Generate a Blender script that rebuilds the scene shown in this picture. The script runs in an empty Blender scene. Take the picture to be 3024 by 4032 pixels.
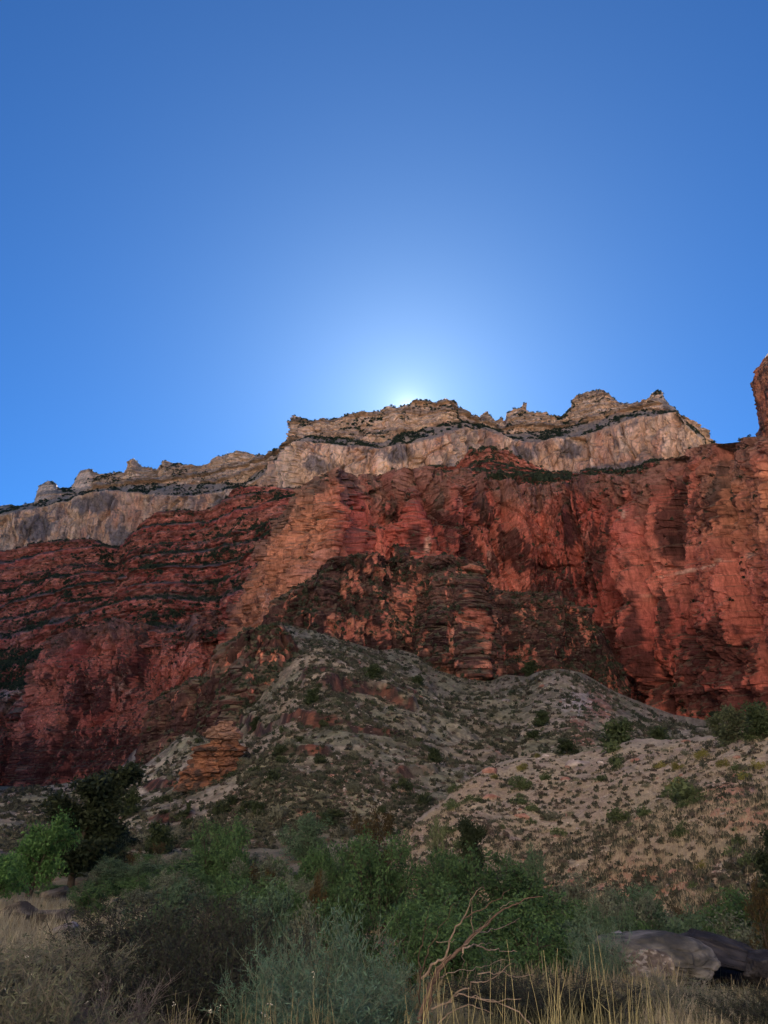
import bpy, math, time
import numpy as np
T0 = time.time()
rad = math.radians
col = bpy.context.scene.collection

# ------------------------------------------------------------------ camera model (photograph 3024 x 4032)
F = 2911.0; PITCH = rad(20.0)
def ray(sx, sy):
    sx = np.asarray(sx, float); sy = np.asarray(sy, float)
    X = (sx-1512)/F; Y = -(sy-2016)/F
    c, s = math.cos(PITCH), math.sin(PITCH)
    return X, c - Y*s, s + Y*c
def at(sx, sy, r):
    """point seen at photograph pixel (sx, sy), horizontal distance r metres from the eye"""
    dx, dy, dz = ray(sx, sy)
    h = np.sqrt(dx*dx+dy*dy)
    k = r/h
    return np.stack([dx*k, dy*k, dz*k], -1)
def proj(P):
    x, y, z = P[..., 0], P[..., 1], P[..., 2]
    c, s = math.cos(PITCH), math.sin(PITCH)
    d = y*c+z*s; u = -y*s+z*c
    d = np.maximum(d, 1e-3)
    return 1512+F*x/d, 2016-F*u/d
K = 1/1.0972
def cr(n, pts):
    """points read off one of six enlarged views of the photograph -> photograph pixels"""
    ox, oy = {1:(0,1400), 2:(1512,1350), 3:(0,2300), 4:(1512,2200), 5:(0,2950), 6:(1512,2950)}[n]
    return [(ox+p[0]*K, oy+p[1]*K)+tuple(p[2:]) for p in pts]
def curve(pts, xs):
    a = np.array(sorted(pts, key=lambda p: p[0]), float)
    return np.interp(xs, a[:, 0], a[:, 1])
def smooth1(a, n):
    if n < 1: return a
    k = np.hanning(2*n+3); k /= k.sum()
    return np.convolve(np.pad(a, n+1, mode='edge'), k, 'valid')
def sstep(a, b, x):
    t = np.clip((x-a)/(b-a), 0, 1); return t*t*(3-2*t)

# ------------------------------------------------------------------ noise
_r = np.random.RandomState(7)
_perm = np.tile(_r.permutation(1024), 3).astype(np.int32)
_grad = _r.normal(size=(1024, 3)); _grad /= np.linalg.norm(_grad, axis=1)[:, None]
_grad = _grad.astype(np.float32)
_rv = _r.uniform(-1, 1, 1024).astype(np.float32); _rv2 = _r.uniform(-1, 1, 1024).astype(np.float32)
def pn(x, y, z, seed=0):
    x = np.asarray(x, np.float32)+seed*17.31; y = np.asarray(y, np.float32)+seed*7.77; z = np.asarray(z, np.float32)-seed*3.13
    x, y, z = np.broadcast_arrays(x, y, z)
    xi = np.floor(x).astype(np.int32); yi = np.floor(y).astype(np.int32); zi = np.floor(z).astype(np.int32)
    fx = x-xi; fy = y-yi; fz = z-zi
    ux = fx*fx*fx*(fx*(fx*6-15)+10); uy = fy*fy*fy*(fy*(fy*6-15)+10); uz = fz*fz*fz*(fz*(fz*6-15)+10)
    out = 0
    for i in (0, 1):
        wi = ux if i else 1-ux
        a = _perm[(xi+i) & 1023]
        for j in (0, 1):
            wj = uy if j else 1-uy
            b = _perm[a+((yi+j) & 1023)]
            for k in (0, 1):
                wk = uz if k else 1-uz
                g = _grad[_perm[b+((zi+k) & 1023)]]
                out = out+wi*wj*wk*(g[..., 0]*(fx-i)+g[..., 1]*(fy-j)+g[..., 2]*(fz-k))
    return out*1.6
def fbm(P, sh, sv, octs=4, seed=0, gain=0.5):
    x, y, z = P[..., 0]/sh, P[..., 1]/sh, P[..., 2]/sv
    o = 0; a = 1.0; t = 0
    for i in range(octs):
        o = o+a*pn(x*2**i, y*2**i, z*2**i, seed+i*11); t += a; a *= gain
    return o/t*1.4
def ridged(P, sh, sv, octs=3, seed=0):
    x, y, z = P[..., 0]/sh, P[..., 1]/sh, P[..., 2]/sv
    o = 0; a = 1.0; t = 0
    for i in range(octs):
        o = o+a*(1-2*np.abs(pn(x*2**i, y*2**i, z*2**i, seed+i*5))); t += a; a *= 0.5
    return o/t
def quant(n, k):
    """turn smooth noise into flat plates with sharp edges"""
    q = n*k; f = np.floor(q); t = q-f
    return (f+sstep(0.82, 1.0, t))/k
def worley(P, sh, sv, seed=0, jit=.85):
    """broken blocks: (random value per block, second random value, closeness to a joint 0..1)"""
    shp = P.shape[:-1]
    q = np.stack([P[..., 0]/sh, P[..., 1]/sh, P[..., 2]/sv], -1).reshape(-1, 3).astype(np.float32)+seed*5.37
    b = np.floor(q).astype(np.int32); f = q-b
    d1 = np.full(len(q), 9., np.float32); d2 = d1.copy(); h1 = np.zeros(len(q), np.int32)
    for i in (-1, 0, 1):
        a = _perm[(b[:, 0]+i) & 1023]
        for j in (-1, 0, 1):
            bb = _perm[a+((b[:, 1]+j) & 1023)]
            for k in (-1, 0, 1):
                h = _perm[bb+((b[:, 2]+k) & 1023)]
                g = _grad[h]*.5*jit+.5
                d = (g[:, 0]+i-f[:, 0])**2+(g[:, 1]+j-f[:, 1])**2+(g[:, 2]+k-f[:, 2])**2
                m = d < d1
                d2 = np.where(m, d1, np.minimum(d2, d)); h1 = np.where(m, h, h1); d1 = np.where(m, d, d1)
    e = np.sqrt(d2)-np.sqrt(d1)
    return (_rv[h1].reshape(shp), _rv2[h1].reshape(shp), np.clip(1-e/.14, 0, 1).reshape(shp))
def layers(zw, tmin, tmax, seed, cliff=0.6, z0=-400, z1=2400):
    """horizontal beds: index, stepped height, random value per bed"""
    rs = np.random.RandomState(seed)
    b = [z0]
    while b[-1] < z1: b.append(b[-1]+rs.uniform(tmin, tmax)*(1.6 if rs.rand() < .2 else 1))
    b = np.array(b); v = rs.uniform(-1, 1, len(b))
    i = np.clip(np.searchsorted(b, zw)-1, 0, len(b)-2)
    T = b[i+1]-b[i]; f = (zw-b[i])/T
    st = b[i]+T*sstep(cliff, 1.0, f)
    return i, f, st, v[i]

# ------------------------------------------------------------------ mesh building
def mesh_arrays(name, V, faces, cols=None, smooth=False):
    """faces: (n,k) int array"""
    V = np.ascontiguousarray(V.reshape(-1, 3), np.float32); faces = np.ascontiguousarray(faces, np.int32)
    n, k = faces.shape
    me = bpy.data.meshes.new(name)
    me.vertices.add(len(V)); me.vertices.foreach_set('co', V.ravel())
    me.loops.add(n*k); me.loops.foreach_set('vertex_index', faces.ravel())
    me.polygons.add(n); me.polygons.foreach_set('loop_start', np.arange(0, n*k, k, dtype=np.int32))
    me.update(calc_edges=True)
    if cols is not None:
        c = np.ones((len(V), 4), np.float32); c[:, :3] = cols.reshape(-1, 3)
        at_ = me.color_attributes.new('tint', 'FLOAT_COLOR', 'POINT'); at_.data.foreach_set('color', c.ravel())
    me.polygons.foreach_set('use_smooth', np.full(n, smooth, dtype=bool))
    return me
def link(name, me, m, parent=None, loc=None, rz=0, sc=None):
    o = bpy.data.objects.new(name, me); col.objects.link(o)
    if m is not None and not me.materials: me.materials.append(m)
    if parent is not None: o.parent = parent
    if loc is not None: o.location = [float(v) for v in loc]
    if rz: o.rotation_euler.z = rz
    if sc is not None: o.scale = (sc,)*3 if np.isscalar(sc) else sc
    return o
def tag(o, label=None, cat=None, group=None, kind=None):
    if label: o['label'] = label
    if cat: o['category'] = cat
    if group: o['group'] = group
    if kind: o['kind'] = kind
    return o
def empty(name, loc, rz=0, sc=1.0):
    o = bpy.data.objects.new(name, None); col.objects.link(o)
    o.location = [float(v) for v in loc]; o.rotation_euler.z = rz; o.scale = (sc,)*3; o.empty_display_size = .2
    return o
def copy_tree(o, parent=None):
    c = o.copy(); col.objects.link(c)
    if parent is not None: c.parent = parent
    for ch in list(o.children): copy_tree(ch, c)
    return c
def grid_faces(R, C):
    i = np.arange(R*C).reshape(R, C)
    return np.stack([i[:-1, :-1], i[:-1, 1:], i[1:, 1:], i[1:, :-1]], -1).reshape(-1, 4)
def grid_normals(P):
    du = np.gradient(P, axis=1); dv = np.gradient(P, axis=0)
    n = np.cross(du, dv); n /= np.linalg.norm(n, axis=-1, keepdims=True)+1e-9
    return n
def loft(lines, counts):
    """lines: list of (C,3) arrays from bottom to top; counts: rows between"""
    out = []
    for a, b, n in zip(lines[:-1], lines[1:], counts):
        t = np.linspace(0, 1, n, endpoint=False)[:, None, None]
        out.append(a[None]*(1-t)+b[None]*t)
    out.append(lines[-1][None])
    return np.concatenate(out, 0)
def hnormal(P, sm=8):
    """horizontal outward normal of every column, facing the eye"""
    mid = P[P.shape[0]//2]
    x = smooth1(mid[:, 0], sm); y = smooth1(mid[:, 1], sm)
    tx, ty = np.gradient(x), np.gradient(y)
    n = np.stack([ty, -tx], -1); n /= np.linalg.norm(n, axis=1)[:, None]+1e-9
    s = np.sign(-(n[:, 0]*x+n[:, 1]*y)); s[s == 0] = 1
    n = n*s[:, None]
    return n
def push(P, n, d):
    Q = P.copy()
    Q[..., 0] += n[None, :, 0]*d; Q[..., 1] += n[None, :, 1]*d
    return Q
def mixc(a, b, t):
    t = np.clip(t, 0, 1)[..., None]
    return np.asarray(a)*(1-t)+np.asarray(b)*t
def blob(sx, sy, cx, cy, rx, ry, rot=0.0):
    c, s = math.cos(rad(rot)), math.sin(rad(rot))
    x = (sx-cx)*c+(sy-cy)*s; y = -(sx-cx)*s+(sy-cy)*c
    return np.clip(1.35-np.sqrt((x/rx)**2+(y/ry)**2), 0, 1)
def A(*c): return np.array(c, float)

# ------------------------------------------------------------------ materials
def new_mat(name):
    m = bpy.data.materials.new(name); m.use_nodes = True
    nt = m.node_tree; nt.nodes.clear()
    out = nt.nodes.new('ShaderNodeOutputMaterial'); p = nt.nodes.new('ShaderNodeBsdfPrincipled')
    nt.links.new(p.outputs[0], out.inputs[0])
    return m, nt, p
def rock_mat(name, scale, vscale, bump, var=0.25, rough=0.95, streak=None, bed=None, grain=.0):
    """vertex tint x procedural noises (world metres): mottling, vertical run-off streaks, thin horizontal beds; with bump"""
    m, nt, p = new_mat(name)
    N, L = nt.nodes.new, nt.links.new
    tc = N('ShaderNodeTexCoord')
    wn = N('ShaderNodeTexNoise'); wn.inputs['Scale'].default_value = 1/(scale*5); wn.inputs['Detail'].default_value = 3; L(tc.outputs['Object'], wn.inputs['Vector'])
    wv = N('ShaderNodeVectorMath'); wv.operation = 'MULTIPLY_ADD'; wv.inputs[1].default_value = (scale*4,)*3; L(wn.outputs['Color'], wv.inputs[0]); L(tc.outputs['Object'], wv.inputs[2])
    def noise(sh, sv, det, ro, f0, f1, t0, t1):
        mp = N('ShaderNodeMapping'); mp.inputs['Scale'].default_value = (1/sh, 1/sh, 1/sv)
        L(wv.outputs[0], mp.inputs['Vector'])
        n = N('ShaderNodeTexNoise'); n.inputs['Scale'].default_value = 1; n.inputs['Detail'].default_value = det; n.inputs['Roughness'].default_value = ro
        L(mp.outputs[0], n.inputs['Vector'])
        r = N('ShaderNodeMapRange'); r.inputs['From Min'].default_value = f0; r.inputs['From Max'].default_value = f1
        r.inputs['To Min'].default_value = t0; r.inputs['To Max'].default_value = t1
        L(n.outputs[0], r.inputs['Value']); return n, r
    n1, r1 = noise(scale, vscale, 7, .72, .3, .7, 1-var, 1+var)
    fac = r1.outputs[0]; hgt = n1.outputs[0]
    for q, seed in ((streak, 1), (bed, 2)):
        if q:
            n2, r2 = noise(q[0], q[1], 5, .68, .34, .52, 1-q[2], 1.0)
            mm = N('ShaderNodeMath'); mm.operation = 'MULTIPLY'; L(fac, mm.inputs[0]); L(r2.outputs[0], mm.inputs[1]); fac = mm.outputs[0]
            ad = N('ShaderNodeMath'); ad.operation = 'MULTIPLY_ADD'; L(r2.outputs[0], ad.inputs[0]); ad.inputs[1].default_value = .5; L(hgt, ad.inputs[2]); hgt = ad.outputs[0]
    a = N('ShaderNodeAttribute'); a.attribute_name = 'tint'
    mul = N('ShaderNodeVectorMath'); mul.operation = 'SCALE'
    L(a.outputs['Color'], mul.inputs[0]); L(fac, mul.inputs['Scale'])
    L(mul.outputs[0], p.inputs['Base Color'])
    p.inputs['Roughness'].default_value = rough
    p.inputs['Specular IOR Level'].default_value = 0.1
    b = N('ShaderNodeBump'); b.inputs['Strength'].default_value = bump; b.inputs['Distance'].default_value = scale*.3
    L(hgt, b.inputs['Height']); L(b.outputs[0], p.inputs['Normal'])
    return m
def leaf_mat(name, gain=1.0, trans=0.25, rnd=0.3):
    """leaf tint from the mesh, varied plant by plant, a little light through the leaf"""
    m, nt, p = new_mat(name)
    N, L = nt.nodes.new, nt.links.new
    a = N('ShaderNodeAttribute'); a.attribute_name = 'tint'
    oi = N('ShaderNodeObjectInfo')
    r1 = N('ShaderNodeMapRange'); r1.inputs['To Min'].default_value = gain*(1-rnd); r1.inputs['To Max'].default_value = gain*(1+rnd)
    L(oi.outputs['Random'], r1.inputs['Value'])
    mul = N('ShaderNodeVectorMath'); mul.operation = 'SCALE'
    L(a.outputs['Color'], mul.inputs[0]); L(r1.outputs[0], mul.inputs['Scale'])
    L(mul.outputs[0], p.inputs['Base Color']); p.inputs['Roughness'].default_value = .7; p.inputs['Specular IOR Level'].default_value = .2
    if trans > 0:
        t = N('ShaderNodeBsdfTranslucent'); L(mul.outputs[0], t.inputs['Color'])
        mx = N('ShaderNodeMixShader'); mx.inputs[0].default_value = trans
        L(p.outputs[0], mx.inputs[1]); L(t.outputs[0], mx.inputs[2])
        out = [n for n in nt.nodes if n.type == 'OUTPUT_MATERIAL'][0]; L(mx.outputs[0], out.inputs[0])
    return m
# ================================================================== THE CLIFFS
STEP = 3.6
GRIDS = {}
def finish(name, P, C, m, smooth=False):
    me = mesh_arrays(name, P, grid_faces(*P.shape[:2]), C, smooth)
    o = link(name, me, m); o['kind'] = 'structure'
    print('%-18s %8d verts  %.1fs' % (name, P.shape[0]*P.shape[1], time.time()-T0))
    return o
def tilt_z(P, seed, amp, scale):
    return P[..., 2]+amp*fbm(P*A(1, 1, 0), scale, scale, 2, seed)

# ---- 1. pale rim: sheer band below, wooded bench, thin-bedded upper band with towers
sky1 = cr(1, [(-160,700),(-60,668),(0,650),(35,645),(70,655),(110,640),(150,635),(160,600),(170,565),(200,548),(225,543),(247,560),(250,575),(310,572),(325,545),(338,520),(350,500),(385,487),(410,505),(440,515),(500,512),(545,510),(558,482),(570,465),(590,450),(605,465),(620,485),(650,490),(695,502),(702,475),(720,458),(760,470),(830,478),(900,478),(930,470),(960,440),(1000,425),(1050,418),(1120,432),(1165,438),(1190,420),(1225,400),(1256,392),(1262,348),(1276,332),(1280,272),(1300,262),(1320,280),(1400,270),(1470,260),(1590,255),(1659,228)])
sky2 = cr(2, [(5,277),(50,285),(120,268),(180,258),(225,262),(235,243),(265,240),(300,255),(318,285),(335,300),(340,318),(380,322),(405,335),(410,312),(440,300),(460,315),(468,340),(500,335),(526,335),(530,305),(560,288),(588,288),(595,273),(606,280),(610,300),(640,308),(700,310),(715,325),(760,330),(790,298),(808,296),(812,268),(840,240),(880,210),(915,202),(950,208),(990,240),(1025,265),(1080,268),(1130,262),(1160,240),(1180,213),(1205,212),(1220,245),(1250,280),(1300,335),(1340,365),(1370,395),(1388,432),(1500,560),(1700,640)])
SKYL = sky1+sky2
KB = cr(1, [(-160,730),(-60,690),(0,668),(60,665),(110,655),(150,640),(250,602),(330,592),(450,572),(560,560),(700,550),(800,552),(900,558),(1000,552),(1060,545),(1150,485),(1200,445),(1262,384),(1270,365),(1350,350),(1450,365),(1540,370),(1659,380)]) + \
     cr(2, [(60,388),(100,385),(190,370),(260,345),(330,350),(400,355),(470,375),(530,400),(600,390),(700,380),(800,362),(900,345),(1000,310),(1090,290),(1200,285),(1250,288),(1300,342),(1340,372),(1370,402),(1388,438),(1500,565),(1700,645)])
CT = cr(1, [(-160,745),(-60,705),(0,690),(60,675),(110,668),(180,655),(240,635),(300,625),(340,603),(400,592),(480,578),(560,592),(640,600),(700,600),(780,607),(860,602),(940,592),(1000,572),(1050,567),(1100,532),(1150,505),(1200,455),(1262,392),(1340,375),(1420,380),(1520,386),(1659,402)]) + \
     cr(2, [(60,445),(100,440),(160,432),(250,400),(340,362),(430,372),(510,402),(540,425),(620,432),(700,420),(780,407),(900,392),(1000,360),(1080,327),(1150,312),(1210,303),(1260,295),(1300,345),(1340,377),(1370,407),(1388,443),(1500,570),(1700,650)])
CB = cr(1, [(-160,940),(0,900),(290,870),(545,900),(700,780),(930,740),(1100,660),(1300,640),(1659,610)])+cr(2, [(60,640),(400,640),(900,640),(1400,640),(1700,720)])
RK = [(-150,3300),(300,3100),(700,2800),(1060,2500),(1130,2350),(1180,2080),(1500,2000),(1780,2040),(1830,2160),(1960,2280),(2250,2350),(2500,2300),(2700,2200),(2760,2250),(3080,2600)]
xs = np.arange(-150, 3080, STEP)
rk = smooth1(curve(RK, xs), 4)
L_cb = at(xs, curve(CB, xs)+60, rk-290); L_ct = at(xs, curve(CT, xs), rk-230)
L_kb = at(xs, np.minimum(curve(KB, xs), curve(CT, xs)-4), rk-90)
L_sk = at(xs, curve(SKYL, xs), rk)
def back(L, dr, dz):
    h = np.hypot(L[:, 0], L[:, 1]); Q = L.copy(); Q[:, 0] *= (h+dr)/h; Q[:, 1] *= (h+dr)/h; Q[:, 2] += dz; return Q
P = loft([L_cb, L_ct, L_kb, L_sk, back(L_sk, 60, -6), back(L_sk, 1500, -120), back(L_sk, 1800, -900)], [120, 26, 84, 6, 6, 2])
R0, R1, R2 = 120, 146, 230
row = np.arange(P.shape[0])[:, None]+0*xs[None]
n = hnormal(P, 10)
Pw = P + 8*np.stack([fbm(P, 140, 140, 2, 71), fbm(P, 140, 140, 2, 72), 0*P[..., 0]], -1)
coc = sstep(R0+3, R0-6, row); kai = sstep(R1-2, R1+6, row)*sstep(R2+6, R2-1, row); ben = sstep(R0-2, R0+4, row)*sstep(R1+3, R1-3, row)
wa, wb, wc = worley(Pw, 42, 120, 1); xa, xb, xc = worley(Pw, 16, 40, 2)
ua, ub, uc = worley(Pw, 90, 300, 10)
d = coc*(16*ua-12*uc+9*wa+5*xa-7*wc-4*xc+26*ridged(Pw, 190, 900, 2, 3)+12*quant(fbm(Pw, 80, 330, 3, 5), 3.0)+9*quant(fbm(Pw, 34, 110, 3, 9), 2.5)+4*fbm(P, 14, 30, 3, 11))
zl = tilt_z(P, 31, 14, 300)
_, f1, _, v1 = layers(zl, 9, 22, 5)
_, f2, _, v2 = layers(zl, 5, 9, 6)
tower = ridged(Pw, 150, 700, 2, 44)
ya, yb, yc = worley(Pw, 26, 16, 3)
d = d+kai*(7*ya-6*yc+30*tower+13*quant(fbm(Pw, 60, 160, 3, 25), 2.6)+9*v1*(0.6+.6*fbm(P, 90, 200, 2, 27))+4*v2-3*f1+4*fbm(P, 18, 16, 3, 28))
d = d+coc*sstep(40, 5, row)*(6*v1)
d = d+ben*10*fbm(P, 40, 40, 3, 51)
d = d*sstep(R2+14, R2+2, row)*(1-.8*kai*sstep(400, 330, xs)[None])
jit = np.exp(-((row-(R0+R1)/2)/16.)**2)
P[..., 2] += jit*(16*fbm(P*A(1, 1, 0), 120, 120, 3, 58)+7*quant(fbm(P*A(1, 1, 0), 40, 40, 2, 59), 2.5))
P = push(P, n, d)
P[R2-3:R2+5, :, 2] += (3*fbm(P[R2-3:R2+5], 22, 500, 2, 57))
# colour
sx, sy = proj(P); N_ = grid_normals(P)
tan = mixc(A(.68,.47,.34), A(.78,.60,.46), sstep(-.4, .5, fbm(P, 160, 260, 3, 61)))
pink = A(.62,.37,.27); grey = A(.24,.20,.195)
c = mixc(tan, pink, sstep(0, .6, fbm(P, 90, 300, 3, 63)))
st = fbm(Pw, 16, 260, 4, 65)+.9*fbm(P, 130, 190, 3, 66)
c = mixc(c, grey, coc*.8*sstep(.2, .42, st+.1*xb))
c = mixc(c, A(.63,.53,.43), coc*.6*sstep(.25, .6, fbm(P, 40, 120, 3, 68)))
c = c*(1+.16*coc*wb+.13*coc*xb+.14*kai*yb)[..., None]
gb = np.maximum.reduce([blob(sx, sy, 150, 2080, 90, 60), blob(sx, sy, 380, 1980, 120, 50), blob(sx, sy, 480, 2120, 60, 50), blob(sx, sy, 880, 1990, 60, 50), blob(sx, sy, 2060, 1790, 90, 40), blob(sx, sy, 2240, 1770, 50, 50), blob(sx, sy, 1240, 1830, 60, 40), blob(sx, sy, 1570, 1790, 60, 45), blob(sx, sy, 2400, 1850, 260, 26, -8)])
c = mixc(c, A(.23,.21,.22), coc*sstep(.45, .85, 1.2*gb+.6*fbm(P, 26, 60, 4, 69))*.9)
kc = mixc(A(.72,.53,.40), A(.82,.66,.52), .5+.5*v2); kc = mixc(kc, A(.34,.26,.20), sstep(.45, .85, v1)*.7)
kc = mixc(kc, grey, .6*sstep(.3, .6, fbm(P, 14, 90, 3, 75)+.3*v1))
c = mixc(c, kc, kai)
c = c*A(1.09, .97, .88)
flat = sstep(.45, .75, N_[..., 2])
soil = A(.33,.26,.185)
c = mixc(c, soil, np.maximum(flat*.8, ben*.8)); c = mixc(c, soil, sstep(R2, R2+3, row))
M_pale = rock_mat('pale_sandstone', 14, 30, .8, .3, streak=(10, 140, .42), bed=(70, 8, .25))
finish('rim_cliffs', P, c, M_pale); GRIDS['rim'] = (P, grid_normals(P), row, dict(ben=ben, kai=kai, R2=R2), sx, sy)

# ---- 2. stepped red beds between the pale band and the sheer red wall
ST = cr(1, [(-160,880),(0,850),(60,855),(130,840),(200,815),(290,805),(380,815),(430,820),(500,842),(545,862),(560,850),(600,785),(650,730),(700,700),(760,690),(820,692),(900,690),(950,660),(1020,610),(1060,585),(1120,578),(1200,580),(1330,592),(1380,640),(1659,640)])+cr(2, [(60,610),(330,560),(380,512),(450,493),(520,508),(600,540),(700,560),(780,575),(850,588),(1000,575),(1120,560),(1200,540),(1400,560),(1700,560)])
SB = cr(3, [(-160,600),(0,600),(200,580),(300,400),(600,290),(1000,260),(1300,100)])+cr(2, [(60,760),(800,760),(1700,760)])
RT = [(-150,2500),(0,2400),(480,2150),(560,1950),(900,1800),(1200,1680),(1400,1320),(1900,1230),(2300,1260),(2700,1150),(3080,1080)]
RB = [(-150,1900),(0,1800),(180,1500),(500,1330),(900,1330),(1250,960),(1600,1000),(2100,1060),(2500,1020),(3080,860)]
xs = np.arange(-150, 3080, STEP)
rt, rb = smooth1(curve(RT, xs), 5), smooth1(curve(RB, xs), 5)
Lt = at(xs, curve(ST, xs), rt); Lb = at(xs, curve(SB, xs), rb)
P = loft([Lb, Lt, back(Lt, 40, -2), back(Lt, 160, -60)], [330, 4, 3])
row = np.arange(P.shape[0])[:, None]+0*xs[None]
P0 = P.copy()
zw = P[..., 2]+16*fbm(P*A(1, 1, .4), 300, 300, 3, 81)
i1, f1, st1, v1 = layers(zw, 28, 56, 82, .5)
i2, f2, st2, v2 = layers(zw, 7, 16, 83, .6)
drdz = ((rt-rb)/np.maximum(Lt[:, 2]-Lb[:, 2], 20))[None]
body = sstep(334, 322, row)
shift = (drdz*(st1-zw)*1.0+drdz*.25*(st2-zw))*body
h = np.hypot(P[..., 0], P[..., 1]); P[..., 0] *= (h+shift)/h; P[..., 1] *= (h+shift)/h
n = hnormal(P0, 14)
Pw = P0+5*np.stack([fbm(P0, 80, 80, 2, 86), fbm(P0, 80, 80, 2, 87), 0*h], -1)
cl = sstep(.58, .48, f1)
wa, wb, wc = worley(Pw, 22, 14, 4); xa, xb, xc = worley(Pw, 9, 6, 5)
d = cl*(3*wa+1.5*xa-3*wc-1.5*xc)+34*ridged(Pw, 240, 900, 3, 88)+cl*(7*quant(fbm(Pw, 40, 60, 3, 89), 2.5)+5*v2+5*ridged(Pw, 16, 60, 2, 90)-2.5*f2)+3*fbm(P0, 10, 8, 3, 91)
P = push(P, n, d*body)
sx, sy = proj(P); N_ = grid_normals(P)
c = mixc(A(.42,.12,.10), A(.60,.235,.185), sstep(-.5, .5, fbm(P, 70, 50, 3, 92)+.4*v2))
c = mixc(c, A(.12,.055,.05), sstep(.15, .5, fbm(Pw, 14, 60, 4, 93)+.35*fbm(P, 120, 60, 2, 94)+.25*v1)*.85)
c = mixc(c, A(.17,.07,.06), sstep(.45, .9, v2)*.7)
c = mixc(c, A(.55,.30,.22), sstep(.5, .75, fbm(P, 30, 18, 3, 95))*.7)
c = c*(1+.24*wb+.22*xb)[..., None]
flat = sstep(.42, .7, N_[..., 2])
led = mixc(A(.17,.10,.075), A(.15,.135,.10), sstep(-.3, .3, fbm(P, 25, 25, 3, 96)))
c = mixc(c, led, flat*.9)
c = mixc(c, A(.50,.37,.31), blob(sx, sy, 70, 2740, 110, 34)*sstep(-.1, .3, fbm(P, 14, 10, 3, 97)))
M_red = rock_mat('red_sandstone', 7, 12, .8, .3, streak=(8, 34, .35), bed=(50, 3.2, .5))
finish('layered_cliffs', P, c, M_red); GRIDS['supai'] = (P, N_, row, {}, sx, sy)

# ---- 3. sheer red wall with its prow, alcove and right wing
RIM = cr(3, [(-160,520),(0,507),(60,515),(130,500),(160,470),(185,400),(205,320),(230,270),(270,232),(330,195),(450,172),(520,152),(560,165),(590,190),(620,165),(680,190),(760,185),(850,122),(920,112),(1000,105)])+cr(1, [(1090,1000),(1130,900),(1160,820),(1210,740),(1260,680),(1310,620),(1345,580),(1385,520),(1420,500),(1470,480),(1500,500),(1530,540),(1560,510),(1659,505)])+cr(2, [(20,560),(70,560),(130,552),(180,570),(240,588),(280,570),(330,585),(400,578),(470,600),(560,612),(640,598),(700,590),(800,592),(860,596),(910,585),(960,568),(1010,575),(1050,585),(1100,570),(1160,570),(1200,500),(1280,475),(1380,437),(1480,420),(1600,405),(1700,400),(1900,380)])
RR = [(-160,1700),(100,1650),(150,1600),(190,1450),(300,1400),(500,1340),(640,1300),(780,1300),(900,1380),(960,1250),(1050,1030),(1150,880),(1230,760),(1290,690),(1345,684),(1378,765),(1450,780),(1560,800),(1640,765),(1760,785),(1850,830),(1960,845),(2100,860),(2230,860),(2330,850),(2400,830),(2480,810),(2530,790),(2580,775),(2640,745),(2760,690),(2900,640),(3020,590),(3200,500)]
xs = np.arange(-160, 3210, 3.2)
rr = smooth1(curve(RR, xs), 3)
yr = curve(RIM, xs)
Lt = at(xs, yr, rr)
foot = curve([(-160,60),(900,80),(1300,45),(2300,70),(2600,35),(3200,20)], xs)
Lb = Lt.copy(); hb = np.hypot(Lb[:, 0], Lb[:, 1]); 
zb = curve([(-160,-40),(700,-40),(1100,20),(1500,30),(2400,25),(3200,10)], xs)
Lb[:, 0] *= (hb-foot)/hb; Lb[:, 1] *= (hb-foot)/hb; Lb[:, 2] = zb
P = loft([Lb, Lt, back(Lt, 30, 3), back(Lt, 260, 10)], [380, 6, 5])
row = np.arange(P.shape[0])[:, None]+0*xs[None]
P0 = P.copy(); n = hnormal(P, 14)
Pw = P0+3*np.stack([fbm(P0, 50, 90, 3, 101), fbm(P0, 50, 90, 3, 102), 0*P0[..., 0]], -1)
zw = P[..., 2]+8*fbm(P*A(1, 1, .4), 160, 160, 2, 103)
_, f1, _, v1 = layers(zw, 22, 60, 104); _, f2, _, v2 = layers(zw, 4, 12, 105)
sx0, sy0 = proj(P0)
tt = row/380.0
lower = sstep(2450, 2620, sy0)
right = sstep(2560, 2680, sx0)
sx0, sy0 = proj(P0)
wa, wb, wc = worley(Pw, 26, 60, 6); xa, xb, xc = worley(Pw, 9, 19, 7); ya, yb, yc = worley(Pw, 4, 6, 8)
ua, ub, uc = worley(Pw, 48, 170, 9)
d = 9*ua-9*uc+6.5*wa+3.0*xa+1.4*ya-6*wc*(.5+.5*xb)-3*xc-1.2*yc
for (pts, w_, a_, y0, y1) in [([(1335,1900),(1350,2200)],9,14,1880,2200),([(1455,1880),(1475,2080)],8,10,1870,2090),([(1640,1900),(1700,2200)],12,12,1900,2230),([(1790,1900),(1850,2250)],12,14,1880,2300),([(1960,1880),(2010,2200)],10,12,1870,2220),([(2110,1880),(2160,2250)],10,10,1870,2300),([(2240,1900),(2310,2420)],15,18,1880,2460),([(2420,1950),(2440,2500)],10,9,1960,2500),([(2588,2000),(2620,2700)],14,20,2000,2760),([(2500,2050),(2480,2600)],12,14,2030,2600),([(1010,2300),(960,2600)],10,8,2250,2640),([(560,2480),(600,2900)],12,8,2450,2900),([(880,2450),(880,2650)],8,8,2420,2660),([(330,2480),(350,2900)],14,7,2460,2860),([(1180,2000),(1080,2350)],8,8,1990,2380),([(2760,1900),(2790,2200)],10,5,1850,2230)]:
    q_ = np.array(pts, float); cx = np.interp(sy0, q_[:, 1], q_[:, 0])+9*fbm(P0, 30, 30, 2, int(w_+q_[0, 0]))
    d = d-a_*np.exp(-np.abs((sx0-cx)/w_)**1.4)*sstep(y0-20, y0+20, sy0)*sstep(y1+30, y1-10, sy0)
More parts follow.
